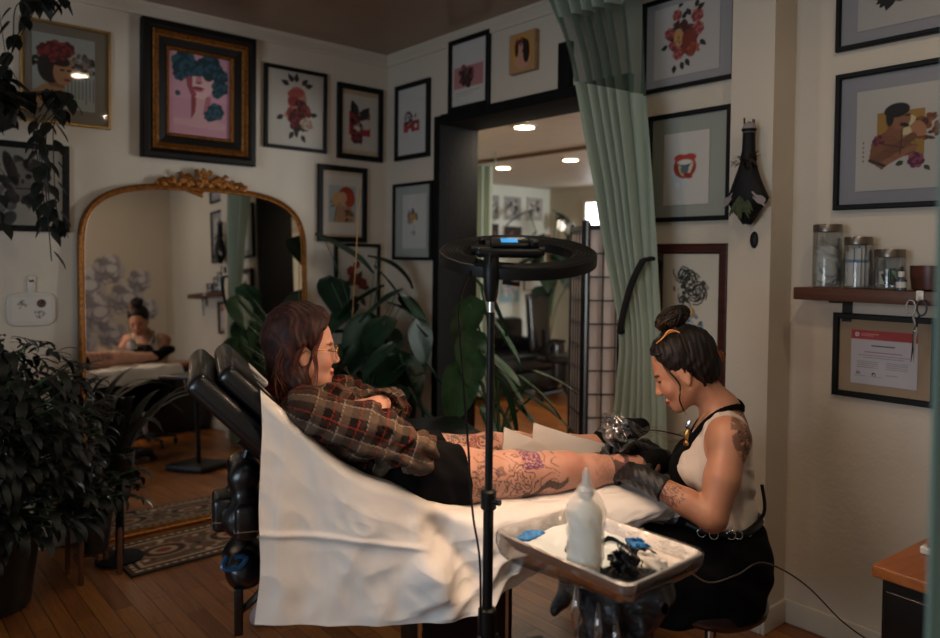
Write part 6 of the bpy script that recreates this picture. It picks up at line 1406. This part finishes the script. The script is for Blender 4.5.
# patterned rug
t = empty('rug', 'worn brown and cream oriental runner rug lying before the mirror', 'rug', (-3.86, 1.98, 0))
c = Cv(.44, 1.86, .0065, '#3a2e25'); w, h = c.w, c.h; c.rect(.02, .02, w-.02, h-.02, '#6e5c4b'); c.rect(.045, .045, w-.045, h-.045, '#2c211b'); 
for k in range(90):
    for x in (.032, w-.032): c.el(x, .03+k*(h-.06)/89, .007, .009, '#9a866e' if k % 2 else '#4a332a')
for k in range(22):
    for z in (.032, h-.032): c.el(.03+k*(w-.06)/21, z, .009, .007, '#9a866e' if k % 2 else '#4a332a')
c.rect(.06, .06, w-.06, h-.06, '#7d6a57'); c.rect(.08, .08, w-.08, h-.08, '#4c3a2e')
for k in range(260): x, y = .09+c.R.random()*(w-.18), .09+c.R.random()*(h-.18); c.el(x, y, .006+.016*c.R.random(), .006+.018*c.R.random(), ['#7b6753', '#5c3a33', '#2b2622', '#8f7c65', '#4a4a40'][k % 5], c.R.random()*3)
for k in range(5): y = h*(.12+.19*k); c.el(w/2, y, .09, .13, '#6b5746'); c.el(w/2, y, .075, .11, '#33261f'); c.el(w/2, y, .05, .07, '#7d6650'); c.el(w/2, y, .03, .04, '#5a2f2a')
c.a *= 2.1; c.a *= (1-.35*c.R.random(c.X.shape)[..., None]*.6)
k = c.nx+1; V = np.stack([c.X.ravel()-w/2, c.Y.ravel()-h/2, np.full(c.X.size, .010)+.002*np.sin(c.X.ravel()*30)*np.sin(c.Y.ravel()*9)], 1); i, j = np.meshgrid(np.arange(c.nx), np.arange(c.ny)); q = (j*k+i).ravel()
mesh_obj('woven_top', V, np.stack([q, q+1, q+k+1, q+k], 1), vcol('rug_wool', .95, .1, .6, 250, .003), t, cols=c.a.reshape(-1, 3))
b = MB(); b.box(-w/2-.004, w/2+.004, -h/2-.004, h/2+.004, .001, .0078); b.build('edge_binding', mat('rug_edge', '#15110e', .95), t)
t.rotation_euler = (0, 0, math.radians(1.5))

# sage green curtain tied back beside the opening
zs = [2.80, 2.47, 2.27, 2.05, 1.85, 1.6, 1.4, 1.22, 1.1, .9, .7, .3, .03]
xl = [-2.60, -2.46, -2.40, -2.34, -2.28, -2.22, -2.16, -2.11, -2.10, -2.12, -2.14, -2.16, -2.18]
xr = [-2.02, -2.0, -1.985, -1.965, -1.95, -1.935, -1.925, -1.91, -1.90, -1.885, -1.875, -1.86, -1.85]
CURT = NT('sage_curtain_cloth'); CURT.p.inputs['Base Color'].default_value = (*lin('#9ca99a'), 1); CURT.p.inputs['Roughness'].default_value = .8; CURT.p.inputs['Specular IOR Level'].default_value = .2
tr = CURT.add('ShaderNodeBsdfTranslucent'); tr.inputs[0].default_value = (*lin('#93a293'), 1); mx_ = CURT.add('ShaderNodeMixShader'); mx_.inputs[0].default_value = .22; CURT.link(CURT.p.outputs[0], mx_.inputs[1]); CURT.link(tr.outputs[0], mx_.inputs[2]); CURT.link(mx_.outputs[0], CURT.out.inputs[0])
MESHC = NT('sage_mesh_netting'); MESHC.p.inputs['Base Color'].default_value = (*lin('#55665a'), 1); MESHC.p.inputs['Roughness'].default_value = .8
tt = MESHC.add('ShaderNodeBsdfTransparent'); mx_ = MESHC.add('ShaderNodeMixShader'); mx_.inputs[0].default_value = .42; MESHC.link(MESHC.p.outputs[0], mx_.inputs[1]); MESHC.link(tt.outputs[0], mx_.inputs[2]); MESHC.link(mx_.outputs[0], MESHC.out.inputs[0])
def cur(a, z):
    L_, R__ = np.interp(-z, [-q for q in zs], xl), np.interp(-z, [-q for q in zs], xr); wd = R__-L_
    ph = a*6.8+.25*math.sin(a*7+z*1.2); fl = 1 if z < 2.5 else 1; y = 2.72+.042*math.sin(2*PI*ph)*(.55+.45*abs(z-1.35)/1.5)+.018*math.sin(2*PI*ph*2+1)-.02*math.exp(-((z-1.3)/.3)**2)*0
    if a > .72: y = 2.72+(y-2.72)*(.35)           # flatter panel at the right edge
    x = L_+wd*a+.012*math.sin(2*PI*ph+1.3); return (x, y, z)
t = empty('curtain', 'sage green curtain with a netted top, gathered and tied back beside the opening', 'curtain', (-2.05, 2.72, 0))
def cpart(name, z0f, z1f, m, nz):
    b = MB(); b.grid(lambda a, c_: tuple(np.array(cur(a, z0f(a)+(z1f(a)-z0f(a))*c_))-np.array((-2.05, 2.72, 0))), 150, nz); return b.build(name, m, t, True)
seam = lambda a: 2.36-.14*a
cpart('cloth', lambda a: .03, seam, CURT.m, 60); cpart('mesh_panel', seam, lambda a: 2.665, MESHC.m, 10); cpart('top_band', lambda a: 2.665, lambda a: 2.85, CURT.m, 6)
b = MB(); b.tube([(-.7, 0, 2.855), (.06, 0, 2.855)], .008, 8); b.build('curtain_rail', CHROME, t, auto=True)
t = empty('tie_band', 'black strap band tied diagonally round the green curtain', 'curtain tie', (-2.04, 2.72, 1.35))
b = MB(); P = [(.09, -.065, .155), (.05, -.085, .06), (.01, -.085, -.06), (-.028, -.065, -.165)]; b.tube(smooth_path(P, 5), .0145, 10); b.tube(smooth_path([(.09, -.065, .155), (.105, .0, .16), (.085, .07, .12), (-.03, .07, -.14), (-.05, .0, -.165), (-.028, -.065, -.165)], 5), .01, 8); b.build('band', mat('black_velvet', '#0b0b0c', .9), t, True)
# second green curtain in the next room, near the jamb
b = MB(); b.grid(lambda a, c_: (-.13+.26*a, .02*math.sin(a*26), .35+1.93*c_), 50, 16); b.tube([(-.16, 0, 2.285), (.16, 0, 2.285)], .01, 8); b.tube([(-.15, 0, 2.285), (-.15, 0, 2.4)], .006, 6); b.tube([(.15, 0, 2.285), (.15, 0, 2.4)], .006, 6); ob = b.build('curtain', CURT.m, None, True); ob.location = (-4.72, 4.12, 0); ob.rotation_euler.z = math.radians(45); tag(ob, 'pale green curtain hanging inside the next room beside the black reveal', 'curtain')
# green curtain edge close to the camera at the right
b = MB(); b.grid(lambda a, c_: (.34*a, .02*math.sin(a*17), .02+2.8*c_), 40, 10); ob = b.build('curtain', mat('teal_green_cloth', '#7d958c', .85), None, True); ob.location = (-.281, .9035, 0); ob.rotation_euler.z = math.radians(35); tag(ob, 'blurred green curtain edge at the far right, closest to the viewer', 'curtain')
ob.modifiers.new('s', 'SOLIDIFY').thickness = .002

# shoji screen in the next room
RP = mat('rice_paper', '#b7aaa4', .8); SBK = mat('screen_black_wood', '#0c0c0e', .45)
t = empty('folding_screen', 'black lattice folding screen with pale paper panes seen through the opening', 'folding screen', (-3.03, 3.545, 0))
def spanel(dx, dy, w, name='panel'):
    an = math.atan2(dy, dx); g = MB(); Hs = 1.735
    g.box(0, .026, -.012, .012, .0, Hs); g.box(w-.026, w, -.012, .012, 0, Hs); g.box(.026, w-.026, -.011, .011, Hs-.045, Hs-.015); g.box(.026, w-.026, -.011, .011, .06, .09)
    nc, nr = 5, 11
    for i in range(1, nc): x = .026+(w-.052)*i/nc; g.box(x-.004, x+.004, -.008, .008, .09, Hs-.045)
    for i in range(1, nr): z = .09+(Hs-.135)*i/nr; g.box(.026, w-.026, -.0075, .0075, z-.004, z+.004)
    M = Matrix.Rotation(an, 4, 'Z'); g.xf(M); pn = g.build(name, SBK, t); b = MB(); b.add([(.02, 0, .08), (w-.02, 0, .08), (w-.02, 0, Hs-.03), (.02, 0, Hs-.03)], [(0, 1, 2, 3)]); b.xf(M); b.build('paper', RP, pn)
spanel(.65, .76, .46); spanel(-.33, .235, .40)
M_ = MB(); M_.box(-.02, .015, -.02, .015, 0, 1.75, .002); M_.build('hinge_post', SBK, t, auto=True)
# a third panel folds back behind the curtain
# dark narrow chair back beside the corner plant
t = empty('ladder_rack', 'small black turned wood rack half hidden by the corner plant', 'rack', (-3.9, 2.56, 0), math.radians(50))
for x in (-.09, .09): b = MB(); b.tube([(x, 0, 0), (x, 0, 1.07)], .012, 10); b.lathe([(.001, 1.06), (.018, 1.07), (.02, 1.085), (.014, 1.1), (.001, 1.104)], (x, 0, 0), 12); b.build('post', BLKW, t, auto=True)
for z in (1.02, .78, .45): b = MB(); b.tube([(-.09, 0, z), (.09, 0, z)], .009, 8); b.build('rung', BLKW, t, auto=True)

# flower mural on the right wall (seen in the mirror)
t = empty('wall_mural', 'grey and white wall mural of huge peony flowers reflected in the mirror', 'mural', (XD, 2.18, .55), -PI/2)
c = Cv(1.56, 1.75, .011, '#c6baa9'); R_ = random.Random(4)
def peony(x, y, r):
    for ring, (q, nn_) in enumerate(((.95, 9), (.7, 8), (.45, 6), (.22, 4))):
        for k in range(nn_): a = k*2*PI/nn_+ring*.5+R_.random()*.4; px, py = x+r*q*.62*math.cos(a), y+r*q*.62*math.sin(a); c.el(px, py, r*.36, r*.30, '#5f5a60', a, .8); c.el(px+.006, py+.008, r*.34, r*.27, ['#b9b3b6', '#a29ca2', '#cbc6c8', '#8f898f'][(k+ring) % 4], a, .95)
# local x = 0 at the corner with the alcove wall when seen from the room
for (x, y, r) in ((1.35, 1.45, .2), (1.2, 1.2, .26), (1.42, .95, .26), (1.12, .8, .27), (.85, 1.0, .22), (.62, 1.18, .18), (.75, .7, .22), (.45, .85, .2), (1.35, .5, .26), (1.0, .35, .26), (.3, 1.05, .14), (.6, .45, .16), (.22, .72, .13)): peony(c.w-x, y, r)
c.mesh('painted_flowers', t, -.004, -c.w/2, 0)
for v in t.children[0].data.vertices: v.co.x = -v.co.x
t.children[0].data.flip_normals()

# ---------------------------------------------------------------- next room furnishings
def photo(y0, y1, z0, z1, label, cols, n=14, frame=False):
    t = empty('wall_photo', label, 'picture', (-6.6, (y0+y1)/2, z0), PI/2); w, h = y1-y0, z1-z0
    c = Cv(w-.01, h-.01, .012, cols[0]); c.smudge((w-.01)/2, (h-.01)/2, w*.4, cols[1:], n, .35); c.mesh('print', t, -.021, -(w-.01)/2, .005)
    b = MB(); b.box(-w/2, w/2, -.02, -.001, 0, h); b.build('panel', BLKF if frame else PAPERW, t)
photo(5.95, 6.10, 1.98, 2.27, 'grey portrait photo in the next room, upper row nearest the green curtain', ['#8f8d88', '#3b3a38', '#c2beb6', '#1e1e1e'])
photo(6.20, 6.47, 1.98, 2.27, 'grey portrait photo in the next room, middle of the upper row', ['#8f8d88', '#2b2a29', '#c2beb6', '#55524e'])
photo(6.58, 6.85, 1.99, 2.28, 'grey portrait photo in the next room, upper row nearest the room corner', ['#a09c94', '#232222', '#5b5855', '#c2beb6'])
photo(5.86, 6.10, 1.55, 1.93, 'dark reddish portrait in the next room, lower row nearest the green curtain', ['#2a1c1b', '#6e4a44', '#8d6a60', '#1a1414'])
photo(6.18, 6.49, 1.55, 1.91, 'dark brown portrait in the next room, lower row right', ['#33211d', '#8a6252', '#a87f6b', '#1d1413'])
photo(6.12, 6.46, .98, 1.37, 'pink and pale blue portrait low on the next room wall', ['#86a9b0', '#c79e98', '#b5887f', '#d6bdb5', '#6fa0b5'], 20)
photo(6.55, 6.78, 1.12, 1.5, 'thin black framed print low in the next room behind the tree', ['#cfccc4', '#8d8a84'], 6, True)
o = (-6.02, 6.38); sp = []; R_ = random.Random(31)
for i in range(20): a = R_.random()*6.28; q = .08+.18*R_.random(); z = 1.15+.95*R_.random(); sp.append((q*math.cos(a), q*math.sin(a), z, math.cos(a), math.sin(a), R_.uniform(-1.2, -.2), .34, .24, .8))
t = big_plant('potted_tree', (*o, 0), 'tall leafy indoor tree with a bare trunk in the next room', sp, LG, .012, .16, .3, 7)
b = MB(); b.tube(smooth_path([(0, 0, .25), (.03, -.02, .7), (-.02, .02, 1.2), (0, 0, 1.8)], 5), .03, 8); b.build('trunk', mat('tan_bark', '#8a6a48', .8, var=.3), t, True)
# black tufted sofa
t = empty('sofa', 'black tufted leather sofa against the left wall of the next room', 'sofa', (-6.1, 5.5, 0), PI/2)
def q_(name, *a, m=LEATHER): b = MB(); b.box(*a); return b.build(name, m, t, auto=True)
q_('seat_cushion', -.62, .62, -.44, .2, .28, .46, .05); q_('backrest', -.78, .78, .2, .42, .25, .82, .06); q_('arm_rest', -.82, -.62, -.44, .25, .1, .6, .06); q_('arm_rest', .62, .82, -.44, .25, .1, .6, .06); q_('base', -.76, .76, -.4, .38, .08, .28, .02)
for x in (-.72, .72):
    for y in (-.36, .34): q_('foot', x-.025, x+.025, y-.025, y+.025, 0, .08, .004, m=BLKW)
b = MB()
for i in range(9):
    for j in range(3): b.lathe([(.001, -.006), (.016, -.003), (.016, .004), (.001, .01)], (-.6+.15*i+(.07 if j % 2 else 0), .197, .5+.1*j), 8, 'y')
b.build('tufted_buttons', LEATHER, t, True)
t = empty('office_chair', 'black office chair on casters beyond the screen in the next room', 'chair', (-5.35, 5.95, 0), 1.9)
q_('seat', -.24, .24, -.24, .24, .42, .5, .04); b = MB(); b.grid(lambda a, c_: (-.22+.44*a, .24+.05*math.cos((a-.5)*2)+.05*c_, .52+.62*c_), 10, 10); r_ = b.build('backrest', LEATHER, t, True); r_.modifiers.new('s', 'SOLIDIFY').thickness = .06
q_('column', -.025, .025, -.025, .025, .1, .42, .004, m=DSTEEL); q_('back_bracket', -.03, .03, .2, .27, .44, .75, .004, m=DSTEEL)
for k in range(5):
    a = k*2*PI/5; b = MB(); b.tube([(0, 0, .12), (.28*math.cos(a), .28*math.sin(a), .08)], .018, 8); l = b.build('leg', DSTEEL, t, auto=True)
    b = MB(); b.lathe([(.001, -.015), (.035, -.015), (.035, .015), (.001, .015)], (.28*math.cos(a), .28*math.sin(a), .035), 12, 'y'); b.build('caster', BLK, l, auto=True)
for sx in (-1, 1): b = MB(); b.tube(smooth_path([(sx*.22, .1, .44), (sx*.29, .08, .5), (sx*.29, .05, .66), (sx*.29, -.12, .67)], 4), .016, 8); b.build('arm_rest', BLK, t, True)
# wall lamp and lit small window at the far wall
t = empty('wall_lamp', 'small dark lantern wall lamp on the far wall of the next room', 'wall lamp', (-6.3, 7.0, 1.95))
b = MB(); b.box(-.03, .03, -.02, 0, -.05, .05, .004); b.tube([(0, -.02, .0), (0, -.09, .06)], .008, 6); b.lathe([(.001, .13), (.03, .11), (.07, .05), (.06, .045), (.001, .05)], (0, -.1, 0), 14); b.build('lamp_body', BLK, t, auto=True)
b = MB(); b.lathe([(.05, .045), (.055, -.04), (.03, -.08), (.001, -.085)], (0, -.1, 0), 14); b.build('lamp_glass', mat('lit_lamp_glass', '#ffffff', .4, emit='#fff1d8', estr=1), t, auto=True)
b = MB()
for q in ((-6.02, -5.62, 6.975, 7.0, 1.86, 1.9), (-6.02, -5.62, 6.975, 7.0, 2.2, 2.24), (-6.02, -5.98, 6.975, 7.0, 1.9, 2.2), (-5.66, -5.62, 6.975, 7.0, 1.9, 2.2)): b.box(*q)
w2 = struct(b.build('window_2', TRIM)); b = MB(); b.add([(-5.98, 6.99, 1.9), (-5.66, 6.99, 1.9), (-5.66, 6.99, 2.2), (-5.98, 6.99, 2.2)], [(0, 1, 2, 3)]); b.build('bright_pane', mat('daylight_pane', '#ffffff', .5, emit='#f3f8ff', estr=5), w2)
# unseen window frame added on the solid side wall for the area light
b = MB()
for q in ((-.03, 0, 4.2, 5.8, .8, .86), (-.03, 0, 4.2, 5.8, 2.16, 2.22), (-.03, 0, 4.2, 4.26, .8, 2.22), (-.03, 0, 5.74, 5.8, .8, 2.22), (-.03, 0, 4.97, 5.03, .86, 2.16)): b.box(*q)
struct(b.build('added_window_frame', TRIM))
# pale trainers reflected low in the mirror
for i, (x, y, r, lb) in enumerate(((-3.15, 1.42, 1.2, 'left'), (-3.2, 1.55, 1.5, 'right'))):
    S = SDF((-.15, -.05, 0), (.15, .06, .12), .004); S.chain([(-.09, 0, .03), (.03, 0, .035), (.1, 0, .03)], [.034, .036, .03], .02); S.cap((-.08, 0, .05), (-.07, 0, .085), .034, .03, .02); S.cap((-.07, 0, .09), (-.07, 0, .13), .022, .024, .005, 'd'); S.cutplane((0, 0, .003), (0, 0, -1))
    o_ = sdf_obj('shoe', S, mat('pink_grey_canvas', '#9a8a8a', .8), None, None, (0, 0, 0), 1); o_.location = (x+.35, y-.02, 0); o_.rotation_euler.z = r; tag(o_, 'pale %s trainer of a pair on the floor beyond the bed, seen in the mirror' % lb, 'shoe', 'pair of pale trainers')
